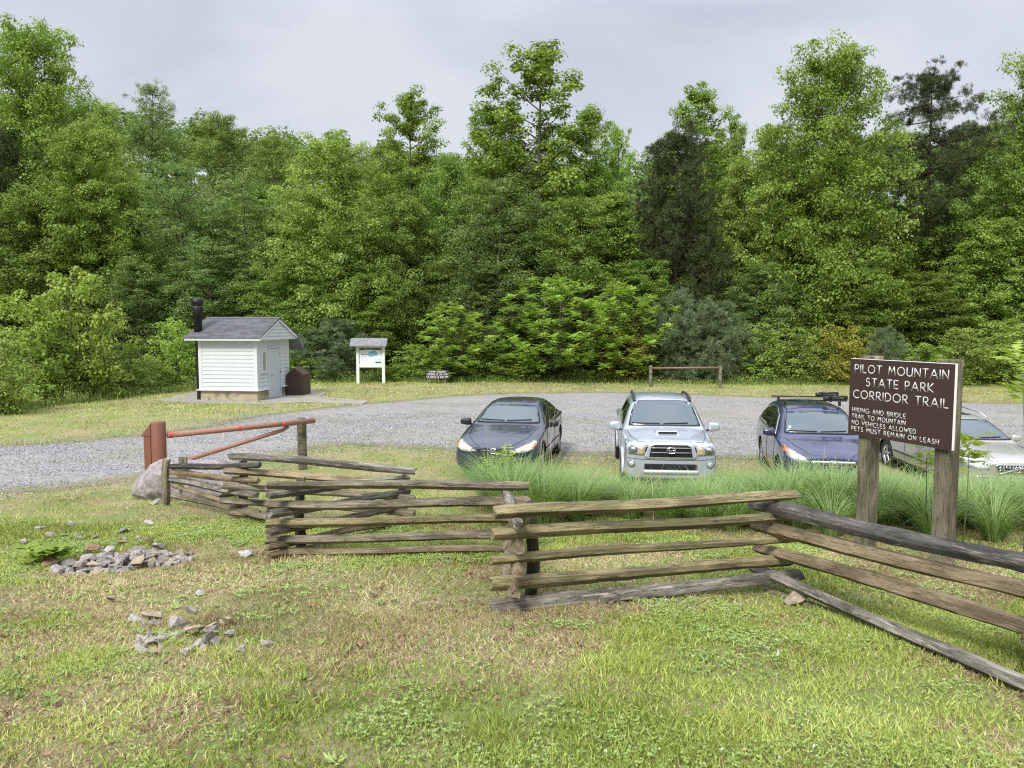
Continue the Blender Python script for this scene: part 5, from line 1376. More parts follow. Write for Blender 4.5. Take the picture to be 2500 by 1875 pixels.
        allp = [Vector(p) for p in arr] + [Vector(p) for p in q]
        r_ = delaunay_2d_cdt(allp, [(i, (i + 1) % nb_) for i in range(nb_)], [list(range(nb_))], 1, 1e-6)
        vs = []; ok = []
        V2 = np.array([tuple(v) for v in r_[0]]); ds = sdist(V2[:, 0], V2[:, 1], arr)
        mx_ = max(ds.max(), 1e-4)
        for v, dd in zip(r_[0], ds):
            l, n = s.proj(v[0], v[1], axis)
            if l is None: vs.append(Vector((0, 0, 0))); ok.append(False)
            else: vs.append(l + n * (off + dome * min(1, dd / mx_) ** .5)); ok.append(True)
        fs = [f for f in r_[2] if all(ok[i] for i in f)]
        me = bpy.data.meshes.new(name); me.from_pydata([tuple(v) for v in vs], [], fs); me.materials.append(mat)
        bm = bmesh.new(); bm.from_mesh(me); bmesh.ops.delete(bm, geom=[v for v in bm.verts if not v.link_faces], context='VERTS')
        bmesh.ops.recalc_face_normals(bm, faces=bm.faces[:])
        if bm.faces:
            bm.faces.ensure_lookup_table(); f = bm.faces[len(bm.faces) // 2]; want = {'front': Vector((-1, 0, .3)), 'left': Vector((0, 1, 0)), 'right': Vector((0, -1, 0)), 'top': Vector((0, 0, 1))}[axis]
            if f.normal.dot(want) < 0: bmesh.ops.reverse_faces(bm, faces=bm.faces[:])
        bm.to_mesh(me); bm.free(); me.polygons.foreach_set('use_smooth', [True] * len(me.polygons))
        o = mesh_obj(name, me, parent or s.root); m = o.modifiers.new('solid', 'SOLIDIFY'); m.thickness = th; m.offset = -1
        return o
    def line(s, name, pts, axis, mat, rad=.004, off=.001, parent=None, step=.06, mirror=False, n=6):
        for sg in ((1, -1) if mirror else (1,)):
            Q = []
            for a, b in zip(pts[:-1], pts[1:]):
                a, b = Vector(a), Vector(b); m = max(1, int((b - a).length / step)); Q += [a.lerp(b, k / m) for k in range(m)]
            Q.append(Vector(pts[-1])); out_ = []
            for q in Q:
                ax = axis; a, b = q
                if mirror:
                    if axis == 'left': ax = 'left' if sg > 0 else 'right'
                    elif axis == 'front': a = a * sg
                    else: b = b * sg
                l, nn = s.proj(a, b, ax)
                if l is not None: out_.append(l + nn * off)
            if len(out_) > 1: o = MB().tube(out_, rad, n).build(name, mat, parent or s.root)
        return o
    def mirror_part(s, x, y, z, w, d, h, mat, glass=None):
        for sg in (1, -1):
            b = MB(); bm = bmesh.new(); bmesh.ops.create_icosphere(bm, subdivisions=3, radius=1)
            vs = []
            for v in bm.verts:
                p = v.co; q = Vector([math.copysign(abs(c) ** .55, c) for c in p]); vs.append((x + q.x * d / 2 * (1 if q.x < 0 else .5), sg * (y + q.y * w / 2), z + q.z * h / 2 * (1 - .18 * q.y)))
            bm.verts.index_update(); b.add(vs, [[v.index for v in f.verts] for f in bm.faces], 0, True); bm.free()
            o = b.build('side_mirror', mat, s.root)
            MB().tube([(x + .02, sg * (y - w * .35), z - h * .35), (x + .03, sg * (y - w * .5 - .12), z - h * .5 - .02)], .022, 8).build('mirror_arm', M['black'], o)
def ellipse(cx, cy, rx, ry, n=20): return [(cx + rx * math.cos(2 * math.pi * i / n), cy + ry * math.sin(2 * math.pi * i / n)) for i in range(n)]
def rrect(x0, x1, y0, y1, r, n=4):
    out_ = []
    for cx, cy, a in ((x1 - r, y1 - r, 0), (x0 + r, y1 - r, 90), (x0 + r, y0 + r, 180), (x1 - r, y0 + r, 270)):
        out_ += [(cx + r * math.cos(R(a + 90 * i / n)), cy + r * math.sin(R(a + 90 * i / n))) for i in range(n + 1)]
    return out_
M['tyre'] = simple('tyre_rubber', (.018, .018, .019), .8, bump=.3)
M['alloy'] = simple('alloy', (.50, .50, .51), .3, .85)
M['chrome'] = simple('chrome', (.72, .72, .73), .14, 1.0)
M['trimblack'] = simple('black_trim', (.016, .016, .017), .45)
M['gap'] = simple('panel_gap', (.006, .006, .007), .8)
def make_glass(name, col, ior=1.9):
    m = NT(name); return m.pbr(col, .04, None, 0, .5, 0, ior=ior)
M['windshield'] = make_glass('windshield_glass', (.065, .092, .105), 1.85)
M['sideglass'] = make_glass('side_glass', (.012, .016, .014), 1.6)
def lamp_mat(name, a, b):
    m = NT(name); v = m.n('ShaderNodeTexVoronoi'); m.l(m.coord(), v.inputs['Vector']); v.inputs['Scale'].default_value = 22
    c = m.ramp(v.outputs['Distance'], [(.1, b), (.6, a)]); return m.pbr(c, .12, None, .3, .6, 1.0)
M['lamp_clear'] = lamp_mat('clear_lamp', (.42, .44, .45), (.75, .77, .78))
M['lamp_hazed'] = lamp_mat('hazed_lamp', (.52, .52, .42), (.70, .70, .58))
M['lamp_dark'] = lamp_mat('lamp_bowl', (.12, .12, .125), (.30, .31, .32))
M['amber'] = simple('amber_lens', (.62, .16, .04), .2, coat=1)
M['amber_soft'] = simple('amber_soft_lens', (.50, .36, .20), .25, coat=1)
def badge_h(c, x, z, w, h, tilt=.15):
    """chrome letter in a rounded frame on the nose"""
    b = MB(); fr = rrect(-w / 2, w / 2, -h / 2, h / 2, w * .22)
    def P(p): return (x - p[1] * -tilt - .0, p[0], z + p[1])
    pts = [P(p) for p in fr] + [P(fr[0])]; b.tube(pts, w * .055, 6, caps=False)
    for sg in (-1, 1): b.tube([P((sg * w * .34, h * .40)), P((sg * w * .20, 0)), P((sg * w * .30, -h * .38))], [w * .075, w * .055, w * .075], 6)
    b.tube([P((-w * .2, 0)), P((w * .2, 0))], w * .05, 6)
    return b.build('badge', M['chrome'], c.root)
def seats(c, x, z): pass

# dark sedan ---------------------------------------------------------------
PA = paint('dark_graphite_paint', (.034, .041, .074), .35, rough=.30)
sd = Car('dark graphite sedan parked leftmost, nose in the tall grass', 'car', [
 (0.00, .24, .46, .56, .45, .56, .585, .44, .640, .655), (.05, .21, .62, .71, .45, .70, .61, .54, .665, .685), (.22, .19, .76, .85, .47, .82, .67, .62, .735, .765), (.60, .18, .82, .895, .53, .86, .775, .70, .83, .865),
 (1.15, .18, .84, .905, .58, .88, .86, .74, .925, .955), (1.42, .18, .84, .905, .60, .885, .90, .735, .965, 1.00), (1.85, .18, .84, .905, .60, .885, .92, .68, 1.15, 1.195), (2.28, .18, .84, .905, .60, .88, .935, .59, 1.345, 1.39),
 (2.8, .18, .84, .905, .60, .88, .945, .575, 1.40, 1.44), (3.4, .18, .84, .905, .60, .88, .955, .57, 1.375, 1.42), (4.0, .19, .83, .90, .60, .87, .96, .60, 1.19, 1.22), (4.38, .21, .80, .88, .60, .85, .965, .68, 1.01, 1.04),
 (4.68, .26, .74, .84, .60, .80, .93, .66, .96, .98), (4.79, .32, .66, .76, .60, .72, .84, .60, .88, .90)], PA, -.38, 15.45, 10.9, .94, 2.74, .325, .205, 1.81)
ws = [(-.70, 1.015), (-.35, 1.018), (0, 1.022), (.35, 1.018), (.70, 1.015), (.555, 1.325), (.28, 1.347), (0, 1.353), (-.28, 1.347), (-.555, 1.325)]
sd.patch('windshield_seal', [(p[0] * 1.035, 1.0 + (p[1] - 1.0) * 1.03 - .006) for p in ws], 'front', M['gap'], .002, .004)
sd.patch('windshield', ws, 'front', M['windshield'], .006, .004)
sd.patch('headlight', [(.33, .595), (.50, .575), (.68, .60), (.80, .645), (.845, .72), (.835, .775), (.76, .785), (.62, .725), (.46, .655)], 'front', M['lamp_hazed'], .006, .010, both=True, dome=.012)
sd.patch('turn_signal', [(.775, .665), (.825, .68), (.84, .72), (.80, .735), (.775, .71)], 'front', M['amber'], .021, .006, both=True, step=.03)
sd.patch('grille', [(-.37, .648), (-.30, .595), (0, .575), (.30, .595), (.37, .648), (0, .63)], 'front', M['gap'], .003, .004)
sd.line('grille_bar', [(-.30, .615), (0, .605), (.30, .615)], 'front', PA, .009, .006)
badge_h(sd, -.02, .605, .115, .095)
sd.patch('lower_grille', rrect(-.46, .46, .27, .40, .04), 'front', M['gap'], .003, .004)
sd.line('hood_gap', [(.06, .30), (.16, .42), (.5, .62), (1.0, .70), (1.38, .735)], 'top', M['gap'], .005, mirror=True)
sd.line('bumper_gap', [(-.40, .665), (0, .650), (.40, .665)], 'front', M['gap'], .004)
fw = [(1.72, .985), (2.26, 1.30), (2.66, 1.345), (2.66, .99)]; rw = [(2.73, .99), (2.73, 1.345), (3.25, 1.325), (3.72, 1.15), (3.86, 1.03), (3.80, 1.0)]
for f in (fw, rw): sd.patch('side_window', f, 'left', M['sideglass'], .005, .004, both=True)
sd.line('window_trim', [(1.66, .97), (2.26, 1.315), (2.8, 1.36), (3.3, 1.34), (3.75, 1.165), (3.92, 1.02)], 'left', M['trimblack'], .008, .004, mirror=True)
sd.line('door_gap', [(1.50, .30), (1.50, .9)], 'left', M['gap'], .005, mirror=True); sd.line('door_gap', [(2.69, .26), (2.69, .97)], 'left', M['gap'], .005, mirror=True); sd.line('door_gap', [(3.45, .62), (3.80, .80), (3.84, .98)], 'left', M['gap'], .005, mirror=True)
sd.line('door_moulding', [(1.35, .50), (3.3, .50)], 'left', M['trimblack'], .014, .004, mirror=True)
for x in (2.50, 3.52): sd.line('door_handle', [(x, .83), (x + .18, .835)], 'left', M['chrome'], .014, .014, mirror=True)
sd.line('cowl', [(-0.7, 1.01), (0, 1.016), (0.7, 1.01)], 'front', M['trimblack'], .016, .006); sd.line('wiper', [(.62, 1.05), (.08, 1.040)], 'front', M['trimblack'], .011, .018); sd.line('wiper', [(.02, 1.038), (-.52, 1.058)], 'front', M['trimblack'], .011, .018)
sd.mirror_part(1.66, .995, .995, .25, .17, .155, M['trimblack'])
# silver pickup --------------------------------------------------------------
PS_ = paint('silver_blue_paint', (.46, .50, .56), .35, rough=.36)
tk = Car('silver pickup truck with a hood scoop, parked between the dark sedan and the blue car', 'pickup truck', [
 (0.00, .40, .60, .72, .60, .72, .93, .62, 1.02, 1.05), (.05, .36, .72, .83, .60, .83, .96, .70, 1.05, 1.08), (.28, .34, .82, .885, .62, .865, 1.00, .74, 1.085, 1.115), (.8, .34, .84, .895, .66, .875, 1.05, .76, 1.12, 1.155), (1.28, .34, .84, .90, .70, .885, 1.09, .745, 1.155, 1.20),
 (1.65, .34, .84, .90, .70, .885, 1.10, .70, 1.40, 1.445), (2.05, .34, .84, .90, .70, .885, 1.12, .635, 1.655, 1.70), (2.6, .34, .84, .90, .70, .885, 1.13, .625, 1.71, 1.755), (3.3, .34, .84, .90, .70, .885, 1.13, .62, 1.70, 1.745), (3.52, .34, .84, .90, .70, .885, 1.13, .63, 1.66, 1.69),
 (3.62, .36, .84, .90, .70, .885, 1.08, .80, 1.16, .80), (4.4, .40, .84, .90, .70, .885, 1.07, .81, 1.15, .78), (5.18, .44, .84, .89, .70, .88, 1.07, .80, 1.15, .80), (5.27, .48, .82, .87, .70, .86, 1.04, .78, 1.12, 1.10)], PS_, 3.04, 14.5, 5.9, .87, 3.235, .375, .245, 1.895)
ws = [(-.72, 1.22), (-.35, 1.222), (0, 1.226), (.35, 1.222), (.72, 1.22), (.585, 1.655), (.3, 1.675), (0, 1.68), (-.3, 1.675), (-.585, 1.655)]
tk.patch('windshield_seal', [(p[0] * 1.035, 1.2 + (p[1] - 1.2) * 1.03 - .006) for p in ws], 'front', M['gap'], .002, .004)
tk.patch('windshield', ws, 'front', M['windshield'], .006, .004)
tk.patch('grille_surround', [(-.50, .80), (-.44, .765), (.44, .765), (.50, .80), (.42, 1.05), (.36, 1.085), (-.36, 1.085), (-.42, 1.05)], 'front', PS_, .012, .02)
tk.patch('grille', [(-.41, .80), (.41, .80), (.37, 1.00), (.31, 1.035), (-.31, 1.035), (-.37, 1.00)], 'front', M['gap'], .018, .006)
for z in (.975, .885): tk.line('grille_bar', [(-.38, z), (.38, z)], 'front', simple('smoked_chrome', (.34, .33, .34), .25, .8), .013, .030)
b = MB()
def EP(y, z): return (-.055 + .12 * (z - .93), y, z)
for cx, cz, rx, rz_ in ((0, .93, .085, .058), (0, .93, .036, .055), (0, .952, .070, .026)):
    p = [EP(cx + a, cz + q) for a, q in ellipse(0, 0, rx, rz_, 24)]; b.tube(p + [p[0]], .0075, 6, caps=False)
b.build('badge', M['chrome'], tk.root)
hl = [(.505, .825), (.80, .845), (.855, .93), (.845, 1.055), (.78, 1.065), (.53, 1.035), (.475, .99)]
tk.patch('headlight', hl, 'front', M['lamp_clear'], .008, .012, both=True, dome=.006)
tk.patch('lamp_bowl', ellipse(.715, .935, .085, .078, 18), 'front', M['lamp_dark'], .018, .006, both=True, step=.04)
tk.patch('lamp_lens', ellipse(.715, .935, .050, .048, 16), 'front', M['chrome'], .024, .006, both=True, step=.03, dome=.01)
tk.patch('turn_signal', [(.515, .845), (.60, .85), (.60, .99), (.52, .98)], 'front', M['amber_soft'], .018, .006, both=True, step=.04)
tk.patch('vent', [(.455, .90), (.485, .88), (.485, .99), (.44, .995)], 'front', M['gap'], .006, .006, both=True, step=.04)
tk.line('bumper_gap', [(-.88, .775), (-.5, .745), (0, .735), (.5, .745), (.88, .775)], 'front', M['gap'], .005)
tk.patch('lower_grille', rrect(-.50, .50, .555, .665, .02), 'front', M['gap'], .006, .006)
tk.patch('skid_strip', rrect(-.52, .52, .475, .545, .02), 'front', PS_, .02, .02)
tk.patch('fog_lamp_bezel', ellipse(.745, .655, .075, .072, 18), 'front', M['lamp_dark'], .006, .006, both=True, step=.04)
tk.patch('fog_lamp', ellipse(.745, .655, .055, .053, 16), 'front', M['lamp_clear'], .013, .006, both=True, step=.03, dome=.012)
b = MB(); 
vs = [(.62, -.23, 1.135), (.62, .23, 1.135), (.64, -.21, 1.19), (.64, .21, 1.19), (1.15, -.27, 1.165), (1.15, .27, 1.165), (.60, -.28, 1.12), (.60, .28, 1.12)]
b.add([(.70, -.25, 1.13), (.70, .25, 1.13), (.71, .21, 1.195), (.71, -.21, 1.195), (.95, .22, 1.205), (.95, -.22, 1.205), (1.20, .30, 1.14), (1.20, -.30, 1.14), (.95, .31, 1.12), (.95, -.31, 1.12)], [(0, 1, 2, 3), (3, 2, 4, 5), (5, 4, 6, 7), (1, 8, 4, 2), (8, 6, 4), (0, 3, 5, 9), (9, 5, 7)])
hs_ = b.build('hood_scoop', PS_, tk.root, bev=.012)
MB().box((.697, 0, 1.165), (.03, .36, .042), Euler((0, -.15, 0)), bev=.012).build('scoop_opening', M['gap'], hs_)
tk.line('hood_gap', [(.06, .46), (.12, .62), (.6, .735), (1.26, .765)], 'top', M['gap'], .005, mirror=True)
for sg in (1, -1):
    MB().tube([(2.06, sg * .600, 1.665), (2.20, sg * .60, 1.72), (2.6, sg * .59, 1.765), (3.2, sg * .585, 1.755), (3.45, sg * .585, 1.70)], [.024, .034, .032, .032, .026], 10).build('roof_rail', M['trimblack'], tk.root)
tk.patch('side_window', [(1.62, 1.17), (2.06, 1.56), (2.52, 1.60), (2.52, 1.17)], 'left', M['sideglass'], .005, .004, both=True)
tk.patch('side_window', [(2.60, 1.17), (2.60, 1.60), (3.25, 1.58), (3.42, 1.30), (3.42, 1.17)], 'left', M['sideglass'], .005, .004, both=True)
for x in (1.45, 2.56, 3.56): tk.line('door_gap', [(x, .42), (x, 1.14)], 'left', M['gap'], .005, mirror=True)
for x in (2.38, 3.28): tk.line('door_handle', [(x, 1.03), (x + .17, 1.03)], 'left', PS_, .018, .018, mirror=True)
for x in (.87, .87 + 3.235):
    for sg in (1, -1):
        p = [(x + (.375 + .085) * math.cos(a), sg * .893, .38 + (.375 + .085) * math.sin(a)) for a in np.linspace(.0, math.pi, 22)]
        MB().tube(p, .030, 8).build('wheel_flare', PS_, tk.root)
tk.line('cowl', [(-0.73, 1.215), (0, 1.221), (0.73, 1.215)], 'front', M['trimblack'], .016, .006); tk.line('wiper', [(.66, 1.25), (.10, 1.245)], 'front', M['trimblack'], .011, .02); tk.line('wiper', [(.02, 1.242), (-.48, 1.258)], 'front', M['trimblack'], .011, .02)
tk.mirror_part(1.50, 1.03, 1.19, .24, .17, .19, PS_)
# dark blue crossover ----------------------------------------------------------
PB_ = paint('navy_blue_paint', (.040, .045, .115), .40, rough=.28)
cv = Car('dark blue crossover with a roof rack, parked behind the left sign post', 'car', [
 (0.00, .30, .52, .64, .55, .64, .74, .50, .835, .86), (.05, .26, .66, .77, .55, .76, .78, .58, .87, .90), (.25, .24, .80, .87, .58, .85, .87, .66, .95, .985), (.7, .24, .84, .90, .64, .875, .96, .71, 1.04, 1.075), (1.12, .24, .85, .91, .68, .89, 1.02, .72, 1.11, 1.15),
 (1.52, .24, .85, .91, .68, .89, 1.04, .69, 1.34, 1.39), (1.92, .24, .85, .91, .68, .885, 1.06, .655, 1.545, 1.60), (2.4, .24, .85, .91, .68, .88, 1.07, .645, 1.61, 1.67), (3.4, .24, .85, .91, .68, .88, 1.09, .635, 1.60, 1.66), (4.0, .26, .84, .90, .68, .87, 1.12, .62, 1.51, 1.57),
 (4.32, .30, .82, .89, .68, .86, 1.10, .63, 1.16, 1.20), (4.46, .34, .76, .84, .68, .82, 1.02, .62, 1.06, 1.08), (4.51, .40, .70, .78, .68, .76, .94, .58, .98, 1.0)], PB_, 6.24, 14.7, 10.5, .90, 2.62, .345, .215, 1.82)
ws = [(-.70, 1.17), (-.35, 1.172), (0, 1.176), (.35, 1.172), (.70, 1.17), (.60, 1.535), (.3, 1.56), (0, 1.565), (-.3, 1.56), (-.60, 1.535)]
cv.patch('windshield_seal', [(p[0] * 1.035, 1.16 + (p[1] - 1.16) * 1.03 - .006) for p in ws], 'front', M['gap'], .002, .004)
wsd = cv.patch('windshield', ws, 'front', M['windshield'], .006, .004)
cv.patch('sticker', [(.57, 1.245), (.63, 1.245), (.62, 1.285), (.565, 1.285)], 'front', simple('sticker_yellow', (.60, .62, .38), .5), .012, .002, wsd, step=.03)
cv.patch('sticker', [(.60, 1.20), (.66, 1.20), (.65, 1.225), (.595, 1.225)], 'front', simple('sticker_pale', (.55, .70, .74), .5), .012, .002, wsd, step=.03)
cv.patch('headlight', [(.42, .755), (.60, .765), (.78, .82), (.865, .90), (.87, .985), (.80, 1.00), (.66, .935), (.50, .845)], 'front', M['lamp_clear'], .006, .010, both=True, dome=.012)
cv.patch('turn_signal', [(.775, .865), (.845, .915), (.855, .975), (.80, .98), (.77, .93)], 'front', M['amber'], .021, .006, both=True, step=.03)
cv.patch('grille', rrect(-.40, .40, .655, .80, .03), 'front', M['gap'], .003, .006)
cv.patch('chrome_bar', [(-.42, .775), (-.38, .735), (.38, .735), (.42, .775), (.40, .805), (-.40, .805)], 'front', M['chrome'], .012, .014)
cv.line('grille_bar', [(-.38, .69), (.38, .69)], 'front', PB_, .014, .010)
badge_h(cv, -.045, .765, .125, .105)
cv.patch('lower_grille', rrect(-.58, .58, .42, .60, .05), 'front', M['gap'], .004, .006)
for z in (.45, .49, .53, .57): cv.line('mesh_bar', [(-.54, z), (.54, z)], 'front', M['alloy'], .004, .010)
cv.patch('skid_plate', rrect(-.50, .50, .335, .39, .02), 'front', M['alloy'], .010, .012)
cv.patch('number_plate', rrect(-.14, .14, .355, .415, .008), 'front', simple('red_front_plate', (.42, .06, .045), .4), .03, .006)
cv.line('hood_gap', [(.05, .36), (.14, .46), (.5, .64), (1.08, .74)], 'top', M['gap'], .005, mirror=True)
cv.patch('side_window', [(1.60, 1.12), (2.05, 1.45), (2.45, 1.53), (2.45, 1.10)], 'left', M['sideglass'], .005, .004, both=True)
cv.patch('side_window', [(2.53, 1.10), (2.53, 1.535), (3.2, 1.53), (3.75, 1.42), (4.02, 1.22), (3.95, 1.13)], 'left', M['sideglass'], .005, .004, both=True)
cv.line('window_trim', [(1.54, 1.09), (2.0, 1.45), (2.5, 1.555), (3.2, 1.55), (3.8, 1.43), (4.1, 1.20)], 'left', M['chrome'], .007, .004, mirror=True)
for x in (1.42, 2.49): cv.line('door_gap', [(x, .34), (x, 1.05)], 'left', M['gap'], .005, mirror=True)
for x in (2.28, 3.2): cv.line('door_handle', [(x, .99), (x + .17, 1.0)], 'left', M['chrome'], .014, .014, mirror=True)
cv.line('cowl', [(-0.71, 1.165), (0, 1.171), (0.71, 1.165)], 'front', M['trimblack'], .016, .006); cv.line('wiper', [(.64, 1.20), (.08, 1.195)], 'front', M['trimblack'], .011, .018); cv.line('wiper', [(.0, 1.192), (-.50, 1.208)], 'front', M['trimblack'], .011, .018)
cv.mirror_part(1.60, 1.00, 1.12, .23, .16, .15, PB_)
rk = MB()
for x in (2.25, 3.10): rk.tube([(x, -.74, 1.755), (x, .74, 1.755)], .016, 8)
for x in (2.25, 3.10):
    for sg in (-1, 1): rk.box((x, sg * .58, 1.695), (.07, .05, .12), bev=.012)
rk = rk.build('roof_rack', M['black'], cv.root)
for x0 in (2.25, 3.10):
    b = MB(); b.box((x0, -.30, 1.80), (.20, .10, .09), bev=.02); b.tube([(x0, -.32, 1.84), (x0, -.74, 1.85)], .024, 8); b.tube([(x0 + .05, -.32, 1.79), (x0 + .05, -.74, 1.79)], .022, 8); b.box((x0, -.72, 1.82), (.10, .05, .07), bev=.015)
    b.build('ski_holder', M['black'], rk)
# champagne wagon -----------------------------------------------------------------
PC = paint('champagne_silver_paint', (.47, .455, .425), .45, rough=.36)
vo = Car('champagne silver wagon parked rightmost behind the park sign', 'car', [
 (0.00, .27, .52, .64, .50, .64, .70, .48, .80, .825), (.05, .24, .66, .77, .50, .76, .74, .58, .83, .86), (.25, .22, .78, .87, .53, .85, .80, .66, .885, .92), (.7, .22, .83, .91, .58, .88, .88, .71, .95, .99), (1.30, .22, .85, .93, .62, .90, .95, .74, 1.02, 1.06),
 (1.72, .22, .85, .93, .62, .90, .97, .68, 1.23, 1.27), (2.15, .22, .85, .93, .62, .895, .99, .60, 1.415, 1.455), (2.7, .22, .85, .93, .62, .89, 1.0, .585, 1.47, 1.515), (3.8, .22, .85, .93, .62, .89, 1.02, .575, 1.455, 1.50), (4.35, .24, .84, .92, .62, .88, 1.04, .57, 1.37, 1.41),
 (4.65, .28, .82, .89, .62, .86, 1.0, .62, 1.08, 1.11), (4.78, .32, .76, .84, .62, .82, .92, .62, .96, .98), (4.83, .38, .70, .78, .62, .76, .86, .58, .90, .92)], PC, 9.98, 15.0, 3.0, .93, 2.815, .345, .225, 1.87)
ws = [(-.72, 1.08), (-.35, 1.082), (0, 1.086), (.35, 1.082), (.72, 1.08), (.56, 1.412), (.3, 1.43), (0, 1.435), (-.3, 1.43), (-.56, 1.412)]
vo.patch('windshield_seal', [(p[0] * 1.035, 1.07 + (p[1] - 1.07) * 1.03 - .006) for p in ws], 'front', M['gap'], .002, .004)
vo.patch('windshield', ws, 'front', M['windshield'], .006, .004)
vo.patch('headlight', [(.50, .69), (.66, .685), (.82, .725), (.875, .785), (.865, .825), (.80, .835), (.64, .805), (.53, .77)], 'front', M['lamp_clear'], .006, .010, both=True, dome=.012)
vo.patch('grille_frame', [(-.40, .775), (-.34, .60), (.34, .60), (.40, .775), (.36, .80), (-.36, .80)], 'front', M['chrome'], .010, .014)
vo.patch('grille', [(-.375, .765), (-.32, .618), (.32, .618), (.375, .765), (.345, .782), (-.345, .782)], 'front', M['gap'], .014, .006)
for z in (.65, .69, .73): vo.line('grille_bar', [(-.34, z), (.34, z)], 'front', M['chrome'], .004, .018)
for y in np.arange(-.30, .31, .06): vo.line('grille_bar', [(y, .63), (y, .775)], 'front', M['chrome'], .004, .018)
vo.line('diagonal_bar', [(.34, .61), (-.34, .785)], 'front', M['chrome'], .014, .026)
b = MB(); p = [(-.055, a, .695 + q) for a, q in ellipse(0, 0, .055, .055, 24)]; b.tube(p + [p[0]], .010, 6, caps=False); b.tube([(-.055, -.035, .73), (-.055, -.075, .77)], .008, 6); b.build('badge', M['chrome'], vo.root)
vo.patch('lower_grille', rrect(-.66, .66, .33, .45, .05), 'front', M['trimblack'], .004, .006)
vo.line('bumper_strip', [(-.84, .56), (-.5, .545), (.5, .545), (.84, .56)], 'front', M['chrome'], .010, .006)
vo.line('hood_gap', [(.05, .42), (.2, .50), (.6, .62), (1.26, .755)], 'top', M['gap'], .005, mirror=True)
vo.line('hood_crease', [(.08, .30), (.7, .40), (1.26, .50)], 'top', PC, .012, -.004, mirror=True)
vo.patch('side_window', [(1.80, 1.03), (2.25, 1.34), (2.70, 1.405), (2.70, 1.03)], 'left', M['sideglass'], .005, .004, both=True)
vo.patch('side_window', [(2.78, 1.03), (2.78, 1.41), (3.55, 1.405), (3.62, 1.05)], 'left', M['sideglass'], .005, .004, both=True)
vo.patch('side_window', [(3.70, 1.06), (3.66, 1.40), (4.15, 1.34), (4.40, 1.16), (4.38, 1.08)], 'left', M['sideglass'], .005, .004, both=True)
for x in (1.60, 2.74): vo.line('door_gap', [(x, .32), (x, 1.0)], 'left', M['gap'], .005, mirror=True)
vo.line('side_cladding', [(1.35, .30), (3.35, .30)], 'left', M['trimblack'], .05, -.02, mirror=True); vo.line('door_moulding', [(1.40, .52), (3.30, .52)], 'left', M['trimblack'], .016, .004, mirror=True)
for x in (2.5, 3.45): vo.line('door_handle', [(x, .90), (x + .17, .905)], 'left', PC, .016, .016, mirror=True)
for sg in (1, -1): MB().tube([(2.20, sg * .60, 1.46), (2.5, sg * .60, 1.55), (3.2, sg * .59, 1.575), (4.0, sg * .58, 1.55), (4.3, sg * .57, 1.44)], .018, 8).build('roof_rail', M['chrome'], vo.root)
vo.patch('sunroof', rrect(2.42, 2.95, -.40, .40, .05), 'top', M['sideglass'], .004, .004)
vo.line('cowl', [(-0.73, 1.075), (0, 1.081), (0.73, 1.075)], 'front', M['trimblack'], .016, .006); vo.line('wiper', [(.64, 1.11), (.08, 1.105)], 'front', M['trimblack'], .011, .018); vo.line('wiper', [(.0, 1.102), (-.52, 1.118)], 'front', M['trimblack'], .011, .018)
vo.mirror_part(1.78, 1.02, 1.06, .22, .16, .14, PC)
for c, nm in ((sd, 'parked_sedan'), (tk, 'pickup_truck'), (cv, 'parked_crossover'), (vo, 'parked_wagon')): c.root.name = nm
# ------------------------------------------------------------------ sky and light
w = bpy.data.worlds.new('World'); sc.world = w; w.use_nodes = True
t = w.node_tree; t.nodes.clear()
out = t.nodes.new('ShaderNodeOutputWorld'); bg = t.nodes.new('ShaderNodeBackground')
SUN_EL, SUN_ROT = R(46), R(205)
sky = t.nodes.new('ShaderNodeTexSky'); sky.sky_type = 'NISHITA'; sky.sun_disc = False
sky.sun_elevation = SUN_EL; sky.sun_rotation = SUN_ROT; sky.air_density = 1.0; sky.dust_density = 3.0
tc = t.nodes.new('ShaderNodeTexCoord'); mp = t.nodes.new('ShaderNodeMapping'); mp.inputs['Scale'].default_value = (1, 1, 2.6)
t.links.new(tc.outputs['Generated'], mp.inputs[0])
def wn(scale, detail, dist=0):
    n = t.nodes.new('ShaderNodeTexNoise'); n.inputs['Scale'].default_value = scale; n.inputs['Detail'].default_value = detail
    n.inputs['Roughness'].default_value = .5; n.inputs['Distortion'].default_value = dist; t.links.new(mp.outputs[0], n.inputs['Vector']); return n
n1 = wn(1.7, 5, .5)
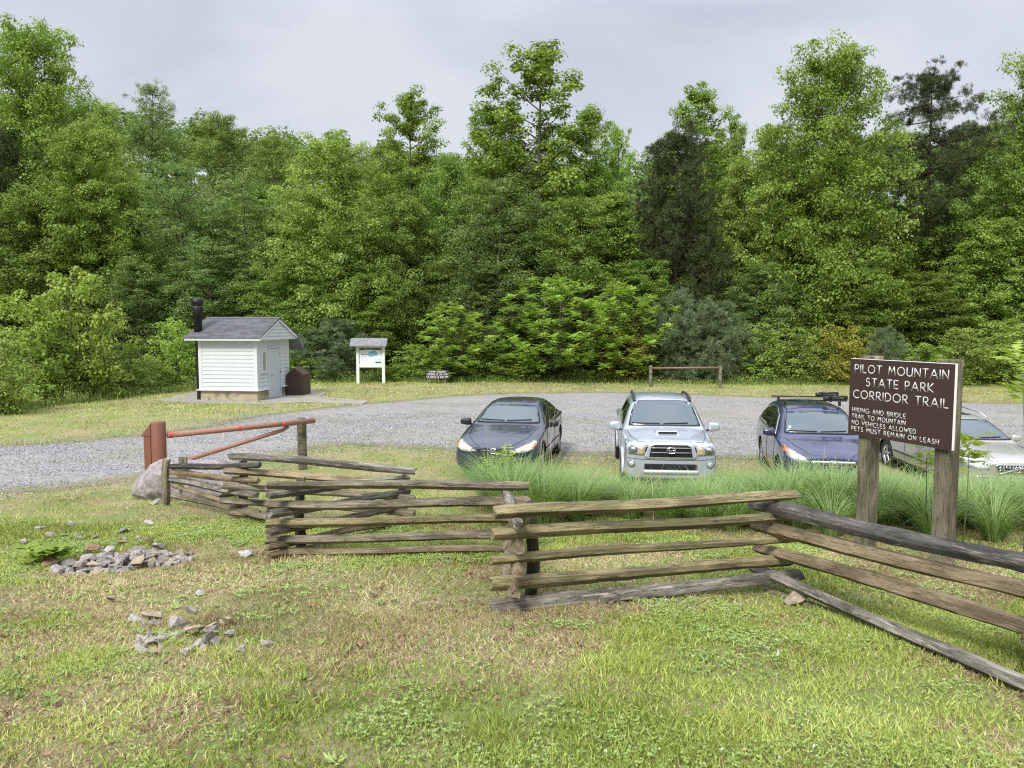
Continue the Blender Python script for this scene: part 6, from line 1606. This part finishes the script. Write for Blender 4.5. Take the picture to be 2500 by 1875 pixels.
cr = t.nodes.new('ShaderNodeValToRGB'); t.links.new(n1.outputs['Fac'], cr.inputs[0])
CL = SKYV = 1.0
cr.color_ramp.elements[0].position = .30; cr.color_ramp.elements[0].color = (1.65, 1.82, 2.28, 1)
cr.color_ramp.elements[1].position = .62; cr.color_ramp.elements[1].color = (2.75, 2.88, 3.15, 1)
mx = t.nodes.new('ShaderNodeMix'); mx.data_type = 'RGBA'; mx.inputs[0].default_value = .97
t.links.new(sky.outputs[0], mx.inputs[6]); t.links.new(cr.outputs[0], mx.inputs[7])
# an overcast sky is brighter overhead than near the horizon
sx = t.nodes.new('ShaderNodeSeparateXYZ'); t.links.new(tc.outputs['Generated'], sx.inputs[0])
mr = t.nodes.new('ShaderNodeMapRange'); mr.inputs['From Min'].default_value = .35; mr.inputs['From Max'].default_value = 1.0
mr.inputs['To Min'].default_value = 1.0; mr.inputs['To Max'].default_value = 3.3; t.links.new(sx.outputs[2], mr.inputs['Value'])
vm_ = t.nodes.new('ShaderNodeVectorMath'); vm_.operation = 'SCALE'; t.links.new(mx.outputs[2], vm_.inputs[0]); t.links.new(mr.outputs[0], vm_.inputs['Scale'])
t.links.new(vm_.outputs[0], bg.inputs['Color']); bg.inputs['Strength'].default_value = .10
t.links.new(bg.outputs[0], out.inputs[0])
sd_ = bpy.data.lights.new('sun', 'SUN'); sd_.energy = 1.5; sd_.angle = R(16); sd_.color = (1.0, .97, .92)
so = bpy.data.objects.new('sun', sd_); COL.objects.link(so)
az = SUN_ROT; dv = Vector((math.sin(az) * math.cos(SUN_EL), math.cos(az) * math.cos(SUN_EL), math.sin(SUN_EL)))
so.rotation_euler = (-dv).to_track_quat('-Z', 'Y').to_euler(); so.location = (0, 0, 60)
sc.view_settings.view_transform = 'Standard'; sc.view_settings.look = 'None'; sc.view_settings.gamma = 1.0
sc.view_settings.exposure = 1.40
sc.cycles.use_denoising = False; sc.cycles.filter_width = 1.2
sc.cycles.max_bounces = 6; sc.cycles.diffuse_bounces = 3; sc.cycles.transmission_bounces = 3; sc.cycles.transparent_max_bounces = 4
